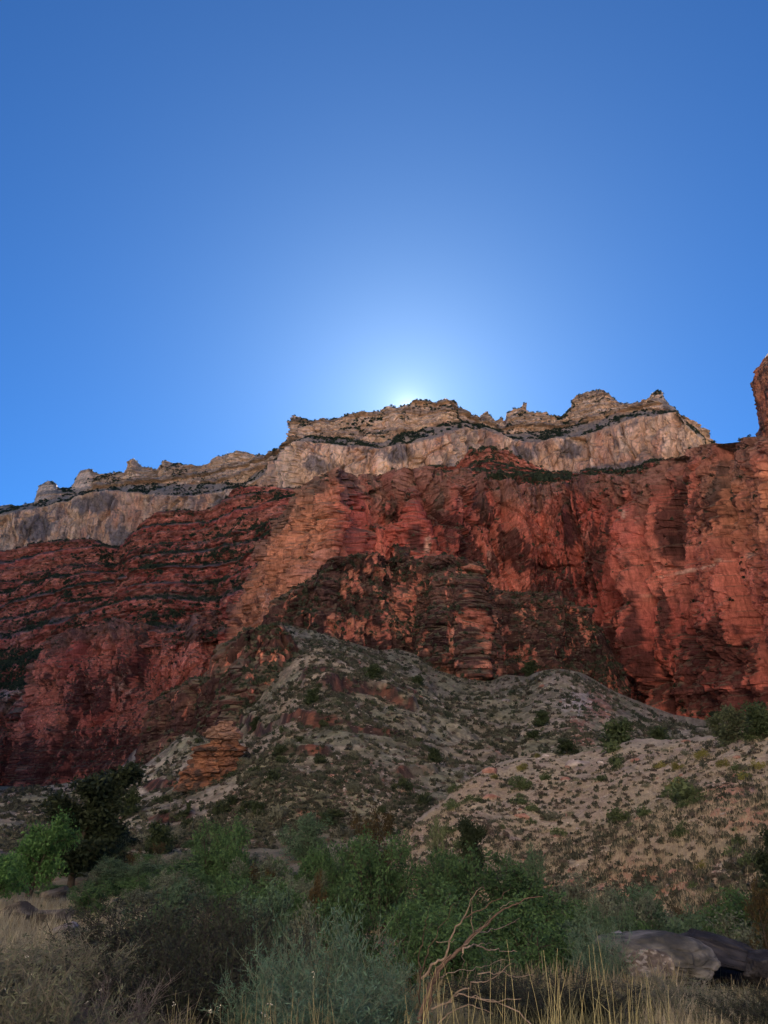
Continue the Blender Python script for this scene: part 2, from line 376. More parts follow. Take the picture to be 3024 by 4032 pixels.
ml = sstep(1345, 1370, sx0)*sstep(1830, 1780, sx0); cyl = 2085+18*np.sin(sx0/70)+.05*(sx0-1350)+14*fbm(P0, 20, 20, 2, 777)
d = d+15*ml*sstep(cyl-16, cyl+8, sy0)
d = d+(30*ridged(Pw, 110, 620, 2, 106)*(1-.75*right)+8*quant(fbm(Pw, 44, 130, 3, 107), 3.0)+4.2*quant(fbm(Pw, 17, 42, 3, 108), 2.4)
     +2.2*quant(fbm(Pw, 7, 15, 2, 109), 2.0)+1.0*fbm(P0, 3.2, 5, 3, 110)
     +v1*(1.8+4*lower)+v2*(.5+1.6*lower+1.2*sstep(.86, .95, tt))-sstep(.9, 1, tt)*5)
# arched hollows where slabs have come off
for (ax, ay, aw, ah, dp) in [(2040,2560,55,32,7),(1180,2140,16,60,6),(2300,2350,90,60,5),(1990,2150,40,50,5),(260,2790,70,90,4),(1560,2480,40,50,5),(1450,2250,30,40,4)]:
    q = np.sqrt(((sx0-ax)/aw)**2+((sy0-ay)/ah)**2)+.25*fbm(P0, 12, 12, 2, int(ax))
    d = d-dp*sstep(1.05, .9, q)*(1-.6*sstep(ay-ah, ay+ah, sy0))
pil = np.exp(-((sx0-2540-(sy0-2200)*.12)/34)**4)*sstep(1960, 2040, sy0)
d = d+20*pil
d = d*sstep(388, 378, row)
P = push(P, n, d)
sx, sy = proj(P); N_ = grid_normals(P)
big = fbm(P0, 110, 120, 3, 120)
c = mixc(A(.46,.125,.10), A(.62,.225,.165), sstep(-.5, .5, big))
org = np.maximum.reduce([blob(sx, sy, 2980, 2010, 260, 200)*.6, blob(sx, sy, 1130, 2250, 170, 420, 20), blob(sx, sy, 950, 2550, 60, 200)*.8, blob(sx, sy, 1500, 2500, 120, 120)*.6])
c = mixc(c, A(.58,.27,.16), sstep(.0, .7, org+.3*fbm(P0, 40, 60, 3, 121))*.8)
c = mixc(c, A(.50,.24,.20), sstep(.35, .75, fbm(P0, 26, 60, 4, 122))*.55)
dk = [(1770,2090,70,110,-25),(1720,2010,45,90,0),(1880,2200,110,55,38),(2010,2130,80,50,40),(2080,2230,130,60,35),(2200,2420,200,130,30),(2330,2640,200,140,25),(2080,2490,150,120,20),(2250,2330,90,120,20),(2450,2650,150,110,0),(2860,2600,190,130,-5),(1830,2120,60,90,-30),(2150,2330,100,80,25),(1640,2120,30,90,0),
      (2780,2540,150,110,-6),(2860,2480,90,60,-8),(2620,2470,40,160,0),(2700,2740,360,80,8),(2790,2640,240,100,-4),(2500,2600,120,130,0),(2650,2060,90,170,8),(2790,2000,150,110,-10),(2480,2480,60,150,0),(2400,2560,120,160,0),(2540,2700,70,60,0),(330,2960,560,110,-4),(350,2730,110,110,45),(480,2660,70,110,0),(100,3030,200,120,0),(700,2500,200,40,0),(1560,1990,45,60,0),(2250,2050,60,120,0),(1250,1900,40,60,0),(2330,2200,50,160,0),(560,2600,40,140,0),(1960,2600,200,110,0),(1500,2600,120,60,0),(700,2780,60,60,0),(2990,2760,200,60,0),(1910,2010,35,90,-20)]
dm = np.maximum.reduce([blob(sx, sy, *q) for q in dk])  # desert varnish, plus gully shade painted in along the right wall's base
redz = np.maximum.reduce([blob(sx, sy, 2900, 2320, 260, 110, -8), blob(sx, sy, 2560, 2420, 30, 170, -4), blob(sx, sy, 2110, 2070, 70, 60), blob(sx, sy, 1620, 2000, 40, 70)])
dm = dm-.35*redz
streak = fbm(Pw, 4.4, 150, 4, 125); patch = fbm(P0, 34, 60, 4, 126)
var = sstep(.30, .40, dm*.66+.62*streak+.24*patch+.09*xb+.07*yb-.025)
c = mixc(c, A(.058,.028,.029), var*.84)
c = mixc(c, A(.13,.06,.055), sstep(.34, .48, streak*.8+patch*.5+.1*yb)*.7)
c = mixc(c, A(.16,.115,.095), sstep(.80, .97, tt+.13*fbm(P0, 22, 40, 3, 128))*.75)
c = c*(1+.12*ub+.13*wb+.15*xb+.13*yb)[..., None]
wh = np.maximum.reduce([blob(sx, sy, 1685, 2150, 16, 42), blob(sx, sy, 1925, 2185, 10, 26), blob(sx, sy, 2830, 2205, 22, 10), blob(sx, sy, 2455, 2030, 9, 30)*.7, blob(sx, sy, 2960, 2190, 40, 16)*.7, blob(sx, sy, 2700, 2250, 150, 10, -12)*.75, blob(sx, sy, 480, 2700, 60, 60)*.45, blob(sx, sy, 1040, 2350, 60, 100)*.4])
c = mixc(c, A(.66,.42,.34), sstep(.35, .75, wh+.5*fbm(P0, 5, 12, 3, 129))*.85)
c = mixc(c, A(.60,.34,.25), sstep(.55, .8, fbm(P0, 6, 14, 3, 130)+.25*big)*.6)
c = mixc(c, A(.045,.025,.025), sstep(.62, .72, fbm(Pw, 4.0, 30, 3, 133)+.2*dm)*.7)
pale = blob(sx, sy, 60, 2790, 60, 60)
c = mixc(c, A(.50,.36,.30), pale*sstep(0, .4, fbm(P0, 20, 20, 3, 131))*.7)
flat = sstep(.5, .75, N_[..., 2])
c = mixc(c, A(.15,.12,.09), flat*.8)
M_wall = rock_mat('red_limestone', 3.2, 7, .9, .33, streak=(3.2, 30, .40), bed=(14, 2.6, .26))
c = mixc(c, A(.14,.12,.09), ml*sstep(.4, .0, np.abs(sy-cyl)/40)*.0)
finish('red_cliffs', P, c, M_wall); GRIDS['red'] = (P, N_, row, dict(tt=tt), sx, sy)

# ---- right-hand tower at the frame's edge
ys = np.linspace(1990, 1395, 190)
edge = np.interp(ys, [1400,1430,1459,1505,1560,1620,1680,1715,1760,1850,1990], [3012,2994,2974,2961,2966,2986,2992,2980,2965,2985,3030])
us = np.linspace(0, 1, 130)
rrs = np.interp(us, [0, .06, .3, 1], [640, 575, 540, 470])
sxg = edge[:, None]+us[None]**1.3*420; syg = ys[:, None]-us[None]*40*(ys[:, None] < 1450)
P = at(sxg, syg, np.broadcast_to(rrs[None], sxg.shape))
top = P[-1:].copy(); t2 = top.copy(); t2[..., :2] *= 1.06; t2[..., 2] += 3; t3 = top.copy(); t3[..., :2] *= 1.5; t3[..., 2] += 5
P = np.concatenate([P, t2, t3], 0)
P0 = P.copy(); n = hnormal(P, 10)
d = 4*quant(fbm(P0, 24, 40, 3, 140), 2.6)+2.2*quant(fbm(P0, 9, 14, 3, 141), 2)+1*fbm(P0, 3, 3, 3, 142); d[-1] = 0
P = push(P, n, d)
N_ = grid_normals(P)
c = mixc(A(.36,.14,.09), A(.24,.115,.08), sstep(-.3, .4, fbm(P0, 20, 30, 3, 143)))
c = mixc(c, A(.085,.05,.042), sstep(.1, .4, fbm(P0, 5, 26, 4, 144)+.2*fbm(P0, 30, 30, 2, 145)))
c = mixc(c, A(.2,.17,.12), sstep(.5, .8, N_[..., 2])*.8)
finish('tower_cliff', P, c, M_wall)

# ---- 4. dark lower tiers in front of the wall
def tier(name, top, rtop, zb, footw, seed, orange, xs, rows=230, backd=90, backz=8, terr=.35, amp=1.0):
    yt = curve(top, xs); rt = smooth1(curve(rtop, xs), 6)
    Lt = at(xs, yt, rt); Lb = Lt.copy(); h = np.hypot(Lt[:, 0], Lt[:, 1])
    fw = curve(footw, xs); Lb[:, :2] *= ((h-fw)/h)[:, None]; Lb[:, 2] = np.minimum(curve(zb, xs), Lt[:, 2]-2)
    P = loft([Lb, Lt, back(Lt, backd*.25, backz*.4), back(Lt, backd, backz), back(Lt, backd*1.3, -40)], [rows, 8, 10, 3])
    row = np.arange(P.shape[0])[:, None]+0*xs[None]
    P0 = P.copy(); n = hnormal(P, 8)
    zw = P[..., 2]+5*fbm(P*A(1, 1, .4), 90, 90, 3, seed)
    i1, f1, st1, v1 = layers(zw, 11, 26, seed+1, .72); _, f2, st2, v2 = layers(zw, 2.2, 6, seed+2, .6)
    body = sstep(rows+3, rows-3, row)
    drdz = (fw/np.maximum(Lt[:, 2]-Lb[:, 2], 8))[None]
    h = np.hypot(P[..., 0], P[..., 1]); sh = body*drdz*((st1-zw)*terr+.2*(st2-zw)); P[..., 0] *= (h+sh)/h; P[..., 1] *= (h+sh)/h
    Pw = P0+2.5*np.stack([fbm(P0, 30, 40, 2, seed+3), fbm(P0, 30, 40, 2, seed+4), 0*h], -1)
    wa, wb, wc = worley(Pw, 11, 30, seed); xa, xb, xc = worley(Pw, 4, 6.5, seed+1)
    d = amp*(2.6*wa+1.2*xa-2.4*wc-1.0*xc+19*ridged(Pw, 62, 300, 2, seed+5)+5*ridged(Pw, 18, 90, 2, seed+16)+4.5*quant(fbm(Pw, 22, 50, 3, seed+6), 2.6)+2.4*quant(fbm(Pw, 8, 18, 3, seed+7), 2.2)+.8*v2+1.3*v1+1.6*ridged(Pw, 5, 24, 2, seed+8)-.4*f2+.8*fbm(P0, 2.4, 2.4, 3, seed+9))
    P = push(P, n, d*sstep(rows+20, rows+2, row))
    sx, sy = proj(P); N_ = grid_normals(P)
    patch = fbm(P0, 20, 28, 4, seed+10); streak = fbm(Pw, 3.6, 44, 4, seed+11)
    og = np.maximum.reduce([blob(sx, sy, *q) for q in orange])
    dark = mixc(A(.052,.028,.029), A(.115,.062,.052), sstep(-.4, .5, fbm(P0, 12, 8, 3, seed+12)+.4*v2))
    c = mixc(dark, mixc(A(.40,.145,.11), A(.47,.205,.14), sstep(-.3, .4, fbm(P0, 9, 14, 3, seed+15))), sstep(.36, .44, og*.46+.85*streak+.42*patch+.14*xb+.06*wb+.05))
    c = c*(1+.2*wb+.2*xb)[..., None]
    c = mixc(c, A(.13,.095,.075), sstep(.3, .6, fbm(P0, 3, 5, 3, seed+13))*.5)
    flat = sstep(.5, .75, N_[..., 2]); flat = np.maximum(flat, sstep(rows, rows+4, row))
    c = mixc(c, mixc(A(.15,.13,.09), A(.12,.095,.075), sstep(-.2, .3, fbm(P0, 10, 10, 3, seed+14))), flat*.9)
    return P, c, N_, row, sx, sy
T4 = [(1090,2560),(1118,2470),(1130,2400),(1167,2355),(1190,2320),(1221,2302),(1267,2257),(1303,2220),(1349,2207),(1440,2202),(1512,2212),(1567,2180),(1630,2161),(1694,2211),(1767,2202),(1831,2216),(1877,2261),(1904,2298),(2004,2334),(2104,2345),(2205,2368),(2296,2425),(2369,2492),(2423,2601),(2480,2700)]
R4 = [(1090,560),(1200,545),(1300,540),(1450,560),(1600,590),(1700,560),(1760,545),(1850,540),(1950,580),(2100,610),(2300,640),(2480,640)]
OG = [(1380,2320,30,80),(1560,2440,62,140),(1420,2480,130,55),(1500,2570,90,45),(1750,2610,55,130),(1870,2440,110,55,28),(2030,2590,85,45),(1800,2690,140,38),(1900,2520,60,40,30),(1290,2440,60,40),(1650,2260,40,70),(1950,2680,60,30),(1500,2260,80,30),(2250,2560,12,40),(2320,2480,30,14)]
xs = np.arange(1090, 2482, 3.2)
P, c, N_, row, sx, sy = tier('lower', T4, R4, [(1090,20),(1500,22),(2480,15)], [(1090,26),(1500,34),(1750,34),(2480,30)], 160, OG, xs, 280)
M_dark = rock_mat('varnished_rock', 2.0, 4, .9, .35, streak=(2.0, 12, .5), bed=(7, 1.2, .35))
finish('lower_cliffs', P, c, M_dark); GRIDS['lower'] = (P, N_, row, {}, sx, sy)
T5 = [(596,2990),(606,2935),(629,2829),(638,2783),(693,2728),(740,2698),(784,2674),(866,2642),(871,2601),(911,2528),(957,2482),(1057,2464),(1105,2458),(1140,2500),(1165,2560),(1185,2660),(1205,2740),(1225,2800)]
xs = np.arange(594, 1226, 2.6)
P, c, N_, row, sx, sy = tier('outcrop', T5, [(594,340),(700,300),(870,275),(960,262),(1100,262),(1226,270)], [(594,-12),(900,2),(1226,8)], [(594,18),(900,26),(1226,24)], 190, [(990,2650,30,50),(1100,2680,60,70),(900,2600,16,40),(1190,2690,20,30)], xs, 200, 45, 2, .4, .55)
finish('brown_cliffs', P, c, M_dark); GRIDS['brown'] = (P, N_, row, {}, sx, sy)
# ================================================================== SLOPES AND GROUND
# ---- 5. scrub-covered talus under the cliffs
TT = [(-150,3190),(0,3170),(230,3140),(456,3085),(540,3015),(611,2935),(766,2880),(911,2810),(985,2770),(1040,2640),(1103,2450),(1170,2475),(1230,2491),(1322,2514),(1404,2537),(1495,2572),(1560,2560),(1640,2590),(1720,2650),(1822,2675),(1931,2690),(1995,2674),(2077,2690),(2150,2662),(2205,2655),(2287,2675),(2423,2747),(2515,2783),(2651,2838),(2788,2865),(3024,2840),(3180,2820)]
TR = [(-150,420),(300,420),(611,455),(800,450),(1000,470),(1103,520),(1322,520),(1495,500),(1700,490),(1931,500),(2150,440),(2300,470),(2500,520),(2700,480),(3180,380)]
xs = np.arange(-150, 3180, 3.4)
Lt = at(xs, curve(TT, xs), smooth1(curve(TR, xs), 10))
yb = curve([(-150,3340),(800,3360),(1500,3400),(3180,3420)], xs); Lb = at(xs, yb, 88+0*xs)
L0 = Lb.copy(); L0[:, :2] *= .8; L0[:, 2] = -8.5
Tn = 320
tt_ = np.linspace(0, 1, Tn)[:, None, None]
# space the rows evenly in the view, straight slope in the world
h0 = np.hypot(Lb[:, 0], Lb[:, 1]); h1 = np.hypot(Lt[:, 0], Lt[:, 1])
tw = (tt_[..., 0]*h0/(h1*(1-tt_[..., 0])+h0*tt_[..., 0]))[..., None]
Lsm = np.stack([smooth1(Lt[:, k], 70) for k in range(3)], -1)
P = Lb[None]*(1-tw)+Lsm[None]*tw+(Lt-Lsm)[None]*sstep(.45, 1, tw)
P = np.concatenate([L0[None], P, back(Lt, 30, 6)[None]], 0)
sx, sy = proj(P)
row = np.arange(P.shape[0])[:, None]+0*xs[None]; tt = tw[..., 0]; tt = np.concatenate([tt[:1]*0, tt, tt[-1:]*0+1], 0)
fade = np.clip(tt*6, .15, 1)*sstep(1.0, .9, tt)
z = 9*fbm(P*A(1, 1, 0), 90, 90, 4, 201)*fade
hyp = np.hypot(P[..., 0], P[..., 1])
# spurs running down the slope
def ridge_line(pts, w, hgt):
    """low spur following points given in the view"""
    global z
    pts = np.array(pts, float); yy = pts[:, 1]; o = np.argsort(yy)
    cx = np.interp(sy, yy[o], pts[o, 0]); win = sstep(yy.min()-20, yy.min()+40, sy)*sstep(yy.max()+60, yy.max()-40, sy)
    z = z+hgt*np.exp(-np.abs((sx-cx)/w)**1.5)*win*np.clip(hyp/450, 0, 1.2)
ridge_line([(2190,2640),(2250,2780),(2330,2900),(2420,2990)], 150, 4)
ridge_line([(1150,2560),(1280,2760),(1350,2950),(1400,3200)], 260, 10)
ridge_line([(700,2960),(900,3050),(1100,3200)], 260, 8)
ridge_line([(1690,2680),(1900,2900),(2050,2980)], 60, -6)
P[..., 2] += z
# ledges cropping out of the slope
def ledge(pts, hgt, wid, x0, x1):
    cy = curve(pts, sx)
    m = sstep(x0-15, x0+15, sx)*sstep(x1+15, x1-15, sx)
    return m, (cy-sy)/wid, hgt
rockm = np.zeros(sx.shape)
for pts, hgt, wid, x0, x1, sd in [([(1180,2800),(1320,2800),(1500,2815),(1640,2860)],3.0,9,1190,1640,1),([(1080,2770),(1250,2765),(1420,2790)],2.0,7,1180,1420,2),([(920,2900),(1100,2890),(1400,2960),(1700,2990)],1.8,9,930,1700,3),([(900,3060),(1150,3040),(1500,3080)],1.1,8,880,1300,4),([(560,3110),(760,3080)],1.0,8,520,700,5),([(600,3225),(760,3215)],.6,7,610,760,6),([(1500,2760),(1800,2830)],1.6,7,1500,1650,7),([(460,3020),(660,2960)],2,10,460,640,8),([(1560,3130),(1800,3100)],1.2,9,1560,1720,9)]:
    m, q, hg = ledge(pts, hgt, wid, x0, x1)
    q = q+.8*fbm(P*A(1, 1, 0), 14, 14, 3, 210+sd)
    m = m*sstep(-.35, .1, fbm(P*A(1, 1, 0), 22, 22, 3, 220+sd)+(.6 if sd in (1, 3) else .25))
    P[..., 2] += m*hg*(sstep(-.6, .6, q)-sstep(.6, 6, q))
    rockm = np.maximum(rockm, m*sstep(-1.2, -.6, q)*sstep(1.3, .7, q))
P[..., 2] += (.9*fbm(P*A(1, 1, 0), 9, 9, 3, 230)+.6*quant(fbm(P*A(1, 1, 0), 5, 5, 2, 231), 2)-2.2*np.clip(ridged(P*A(1, 1, 0), 38, 38, 2, 239)-.45, 0, 1))*fade
sx, sy = proj(P); N_ = grid_normals(P); N_ *= np.sign(N_[..., 2:3]+1e-6)
g1 = fbm(P, 26, 26, 4, 232)
c = mixc(A(.235,.205,.16), A(.175,.175,.12), sstep(-.3, .3, g1))
c = mixc(c, A(.32,.285,.225), sstep(.1, .5, fbm(P, 7, 7, 3, 233)+.5*blob(sx, sy, 700, 3120, 420, 200)-.2)*.8)
c = mixc(c, A(.19,.18,.11), blob(sx, sy, 1750, 2750, 330, 200)*.55)
redm = np.maximum.reduce([blob(sx, sy, 2290, 2900, 60, 90, -10), blob(sx, sy, 2360, 2780, 90, 70, 20), blob(sx, sy, 1600, 3080, 170, 80)*.6, blob(sx, sy, 700, 3225, 110, 18)])
c = mixc(c, A(.24,.11,.085), sstep(.42, .6, redm*.75+.7*fbm(P, 5, 5, 3, 234))*.75)
c = mixc(c, A(.36,.33,.32), sstep(.35, .6, blob(sx, sy, 2270, 2760, 90, 70)*.6+.5*fbm(P, 4, 4, 3, 235))*.8)
steep = sstep(.80, .60, N_[..., 2])
rk_c = mixc(A(.15,.068,.05), A(.045,.03,.028), sstep(-.45, .05, fbm(P, 2.5, 4, 3, 236)))
c = c*(1+.55*fbm(P, 3.2, 3.2, 3, 237)+.35*fbm(P, 11, 11, 3, 240))[..., None]
c = mixc(c, rk_c, np.maximum(rockm*sstep(-.3, 0, fbm(P, 8, 8, 3, 238)+.2), steep*.4))
M_talus = rock_mat('talus_soil', 1.3, 1.3, .9, .5, streak=(6, 6, .45))
finish('talus_slope', P, c, M_talus); GRIDS['talus'] = (P, N_, row, dict(tt=tt), sx, sy)

# ---- 6. near hillside on the right
HT = [(1440,3500),(1500,3430),(1560,3335),(1630,3251),(1740,3155),(1813,3075),(1877,3020),(1922,3002),(2004,2993),(2095,2978),(2241,2978),(2350,2966),(2423,2956),(2515,2929),(2606,2920),(2788,2876),(2925,2858),(3024,2840),(3200,2800)]
HR = [(1440,60),(1630,62),(1813,72),(2004,80),(2350,84),(2788,80),(3200,70)]
xs = np.arange(1440, 3200, 2.8)
Lt = at(xs, curve(HT, xs), smooth1(curve(HR, xs), 10))
Lb = at(xs, curve([(1440,3640),(2000,3700),(2600,3720),(3200,3760)], xs), curve([(1440,38),(2000,33),(2600,29),(3200,24)], xs))
Lbb = Lb.copy(); Lbb[:, :2] *= .75; Lbb[:, 2] -= 1.5
h0 = np.hypot(Lb[:, 0], Lb[:, 1]); h1 = np.hypot(Lt[:, 0], Lt[:, 1])
t = np.linspace(0, 1, 260)[:, None]
tw = (t*h0/(h1*(1-t)+h0*t))[..., None]
P = Lb[None]*(1-tw)+Lt[None]*tw
P = np.concatenate([Lbb[None], P, back(Lt, 3, .2)[None], back(Lt, 12, -2)[None], back(Lt, 30, -12)[None]], 0)
row = np.arange(P.shape[0])[:, None]+0*xs[None]
Q = P*A(1, 1, 0)
P[..., 2] += (1.3*fbm(Q, 16, 16, 3, 241)+.35*fbm(Q, 4, 4, 3, 242)+.10*quant(fbm(Q, 1.2, 1.2, 2, 243), 2)+.06*fbm(Q, .5, .5, 2, 244))
sx, sy = proj(P); N_ = grid_normals(P); N_ *= np.sign(N_[..., 2:3]+1e-6)
g = fbm(P, 6, 6, 4, 245)
c = mixc(A(.27,.22,.175), A(.31,.27,.205), sstep(-.3, .3, g))
c = mixc(c, A(.34,.18,.125), sstep(.1, .55, np.maximum.reduce([blob(sx, sy, 2560, 3480, 260, 90), blob(sx, sy, 2900, 3180, 190, 110)*.9, blob(sx, sy, 2200, 3540, 160, 80)*.8])*.7+.35*fbm(P, 2.5, 2.5, 3, 246))*.85)
c = mixc(c, A(.20,.18,.13), sstep(.15, .5, fbm(P, 2.2, 2.2, 3, 247))*.6)
M_hill = rock_mat('hill_soil', .4, .4, .9, .45, streak=(1.5, 1.5, .3))
finish('hillside', P, c, M_hill); GRIDS['hill'] = (P, N_, row, {}, sx, sy)

# ---- 7. the ground: one sheet round the eye, out to the horizon
def gz(x, y):
    """height of the valley floor (eye = 0)"""
    x = np.asarray(x, float); y = np.asarray(y, float)
    r = np.hypot(x, y)
    base = np.interp(r, [0, 3, 7, 12, 20, 32, 45, 70, 100, 160, 6500], [-1.6, -1.62, -1.95, -2.9, -4.1, -5.5, -6.4, -6.8, -7.4, -8.5, -9])
    lft = sstep(0, -14, x)*np.interp(r, [5, 14, 30, 60], [0, .55, 1.0, 0])*(y > 0)
    gul = -.9*np.exp(-((x+.9)/1.2)**2)*sstep(6, 8, y)*sstep(16, 12, y)
    back_ = np.interp(-y, [0, 60, 400, 6000], [0, 0, -3, -3])
    return base+lft+gul+back_*0
def gzn(x, y):
    x = np.asarray(x, float); y = np.asarray(y, float)
    Q = np.stack([x, y, 0*x], -1)
    r = np.hypot(x, y); am = np.clip(r/10, .3, 1)
    return gz(x, y)+am*(.35*fbm(Q, 7, 7, 3, 251)+.10*fbm(Q, 1.6, 1.6, 3, 252))
rads = np.concatenate([[.01], np.geomspace(.6, 160, 420), np.geomspace(180, 6500, 30)])
aa = np.concatenate([np.linspace(rad(-42), rad(42), 520), np.linspace(rad(45), rad(315), 110)])
aa = np.concatenate([aa, aa[:1]+2*math.pi])
X = rads[:, None]*np.sin(aa)[None]; Y = rads[:, None]*np.cos(aa)[None]
P = np.stack([X, Y, gzn(X, Y)], -1)
g = fbm(P, 3.5, 3.5, 4, 255)
c = mixc(A(.13,.115,.075), A(.20,.18,.12), sstep(-.3, .3, g))
c = mixc(c, A(.26,.12,.08), sstep(.25, .5, fbm(P, 1.8, 1.8, 3, 256))*.5)
c = mixc(c, A(.44,.36,.27), sstep(60, 200, -Y))  # unseen ground behind the eye, made paler to bounce light onto the cliffs
me = mesh_arrays('ground', P[:, ::-1], grid_faces(*P.shape[:2]), c[:, ::-1], True)
M_soil = rock_mat('ground_soil', .3, .3, .8, .45)
o = link('ground', me, M_soil); o['kind'] = 'structure'

# ---- 8. unseen opposite canyon side behind the eye, set close and high to bounce sunlight
az = np.linspace(rad(88), rad(272), 260)
prof = [(150, -9), (270, 50), (300, 170), (520, 290), (560, 450), (1000, 620), (1050, 880), (2000, 1100), (2100, 1250), (4500, 1300)]
rows = []
for (ra, za), (rb_, zb_) in zip(prof[:-1], prof[1:]):
    for q in np.linspace(0, 1, 12, endpoint=False): rows.append((ra+(rb_-ra)*q, za+(zb_-za)*q))
rows = np.array(rows)
R_ = rows[:, 0][:, None]*(1+.12*pn(np.cos(az)*4, np.sin(az)*4, 0*az, 3)[None]); Z_ = rows[:, 1][:, None]*(.22+1.2*sstep(rad(140), rad(205), az))[None]  # kept low on the right so the bounce comes from the left
P = np.stack([R_*np.sin(az)[None], R_*np.cos(az)[None], Z_], -1)
P[..., 2] += 18*fbm(P, 200, 200, 4, 261)*sstep(0, 10, np.arange(len(rows)))[:, None]
c = mixc(A(.54,.42,.33), A(.62,.54,.45), sstep(-.3, .4, fbm(P, 300, 60, 3, 262)))
me = mesh_arrays('bounce_cliffs', P, grid_faces(*P.shape[:2])[:, ::-1], c, False)
o = link('bounce_cliffs', me, M_red); o['kind'] = 'structure'
print('ground %.1f' % (time.time()-T0))
# ================================================================== PLANTS AND STONES
rs = np.random.RandomState(11)
def unit(n, rng=rs):
    v = rng.normal(size=(n, 3)); return v/np.linalg.norm(v, axis=1)[:, None]
def leaves(centers, size, rng, asp=.5, up=.0, tri=False):
    """one small blade per centre, random turn; returns V (n*k,3), F"""
    n = len(centers)
    a = unit(n, rng); a[:, 2] += up; a /= np.linalg.norm(a, axis=1)[:, None]
    b = np.cross(a, unit(n, rng)); b /= np.linalg.norm(b, axis=1)[:, None]+1e-9
    s = (size*rng.uniform(.6, 1.4, n))[:, None]
    if tri:
        V = np.stack([centers-b*s*asp*.5, centers+b*s*asp*.5, centers+a*s], 1); k = 3
    else:
        V = np.stack([centers, centers+a*s*.5+b*s*asp*.5, centers+a*s, centers+a*s*.5-b*s*asp*.5], 1); k = 4
    return V.reshape(-1, 3), np.arange(n*k).reshape(n, k)
def tubes(segs, sides=4):
    """segs: list of (p0, p1, r0, r1)"""
    V = []; Fc = []; o = 0
    for p0, p1, r0, r1 in segs:
        d = p1-p0; l = np.linalg.norm(d)+1e-9; d = d/l
        u = np.cross(d, [0.13, .2, 1.0] if abs(d[2]) < .95 else [1.0, 0, 0]); u /= np.linalg.norm(u); w = np.cross(d, u)
        an = np.arange(sides)*2*math.pi/sides
        ring = np.cos(an)[:, None]*u+np.sin(an)[:, None]*w
        V.append(p0+ring*r0); V.append(p1+ring*r1)
        for i in range(sides):
            j = (i+1) % sides; Fc.append((o+i, o+j, o+sides+j, o+sides+i))
        o += 2*sides
    return np.concatenate(V), np.array(Fc)
def path_tube(pts, radii, sides=7):
    pts = np.asarray(pts, float); V = []; Fc = []
    u = None
    for i, p in enumerate(pts):
        d = pts[min(i+1, len(pts)-1)]-pts[max(i-1, 0)]; d /= np.linalg.norm(d)+1e-9
        if u is None: u = np.cross(d, [.3, .9, .2])
        u = u-d*np.dot(u, d); u /= np.linalg.norm(u); w = np.cross(d, u)
        an = np.arange(sides)*2*math.pi/sides
        V.append(p+(np.cos(an)[:, None]*u+np.sin(an)[:, None]*w)*radii[i])
        if i:
            for k in range(sides):
                j = (k+1) % sides; a = (i-1)*sides; Fc.append((a+k, a+j, a+sides+j, a+sides+k))
    return np.concatenate(V), np.array(Fc)
def merge(parts):
    V = []; Fc = []; C = []; o = 0
    for v, f, c in parts:
        V.append(v); Fc.append(f+o); C.append(np.broadcast_to(c, v.shape) if np.ndim(c) < 2 else c); o += len(v)
    return np.concatenate(V), np.concatenate(Fc), np.concatenate(C)
def grow(rng, base, h, spread, nb, wob=.12, lv=2, tr=.05, lean=(0, 0), low=.15, nsub=4):
    """trunk and limbs; returns segments and the twig tips that carry leaves"""
    segs = []; tips = []
    n = 7; p = np.array(base, float); pts = [p]; d = np.array([lean[0], lean[1], 1.0])
    for i in range(n):
        d = d+rng.normal(0, wob, 3)*[1, 1, .2]; d /= np.linalg.norm(d); p = p+d*h*.8/n; pts.append(p)
    for i in range(n): segs.append((pts[i], pts[i+1], tr*(1-.11*i), tr*(1-.11*(i+1))))
    tips.append((pts[-1], .5))
    for b in range(nb):
        t = low+(1-low)*(b+rng.rand())/nb; k = min(int(t*n), n-1); q = pts[k]*(1-(t*n-k))+pts[k+1]*(t*n-k)
        a = b*2.4+rng.uniform(-.5, .5); ln = spread*(1.05-.55*t)*rng.uniform(.7, 1.15)
        dd = np.array([math.cos(a), math.sin(a), rng.uniform(.25, .9)]); dd /= np.linalg.norm(dd)
        r0 = tr*.45*(1-.5*t); m = 4; q0 = q
        for i in range(m):
            dd = dd+rng.normal(0, .18, 3)+[0, 0, .06]; dd /= np.linalg.norm(dd); q1 = q0+dd*ln/m
            segs.append((q0, q1, r0*(1-.2*i), r0*(1-.2*(i+1)))); 
            if i > 0:
                for s_ in range(nsub):
                    e = dd+rng.normal(0, .7, 3); e /= np.linalg.norm(e); q2 = q0+e*ln*.33*rng.uniform(.5, 1)
                    segs.append((q0, q2, r0*.4, r0*.12)); tips.append((q2, 1.0)); tips.append(((q0+q2)/2, .6))
            q0 = q1
        tips.append((q0, 1.0))
    return segs, tips
def crown_pts(rng, tips, n, cr_, flat=.8):
    T = np.array([t[0] for t in tips]); w = np.array([t[1] for t in tips]); w = w*rng.uniform(.3, 1.3, len(w)); w /= w.sum()
    i = rng.choice(len(T), n, p=w)
    off = unit(n, rng)*(rng.rand(n)**.6)[:, None]*cr_*np.array([1, 1, flat])
    return T[i]+off, i
def tint(n, i, rng, c0, c1, per=4):
    """leaf colour: a tone per spray plus a tone per leaf"""
    tone = _rv[(i*37) % 1024]*.5+.5
    t = np.clip(tone*.7+rng.rand(n)*.3, 0, 1)[:, None]
    c = np.array(c0)*(1-t)+np.array(c1)*t
    return np.repeat(c, per, axis=0)
M_leaf = leaf_mat('foliage', 1.0, .2, .18)
M_dry = leaf_mat('dry_foliage', 1.0, .12, .25)
M_far = leaf_mat('far_foliage', 1.0, .0, .1)
M_bark = rock_mat('bark', .05, .25, .8, .35)
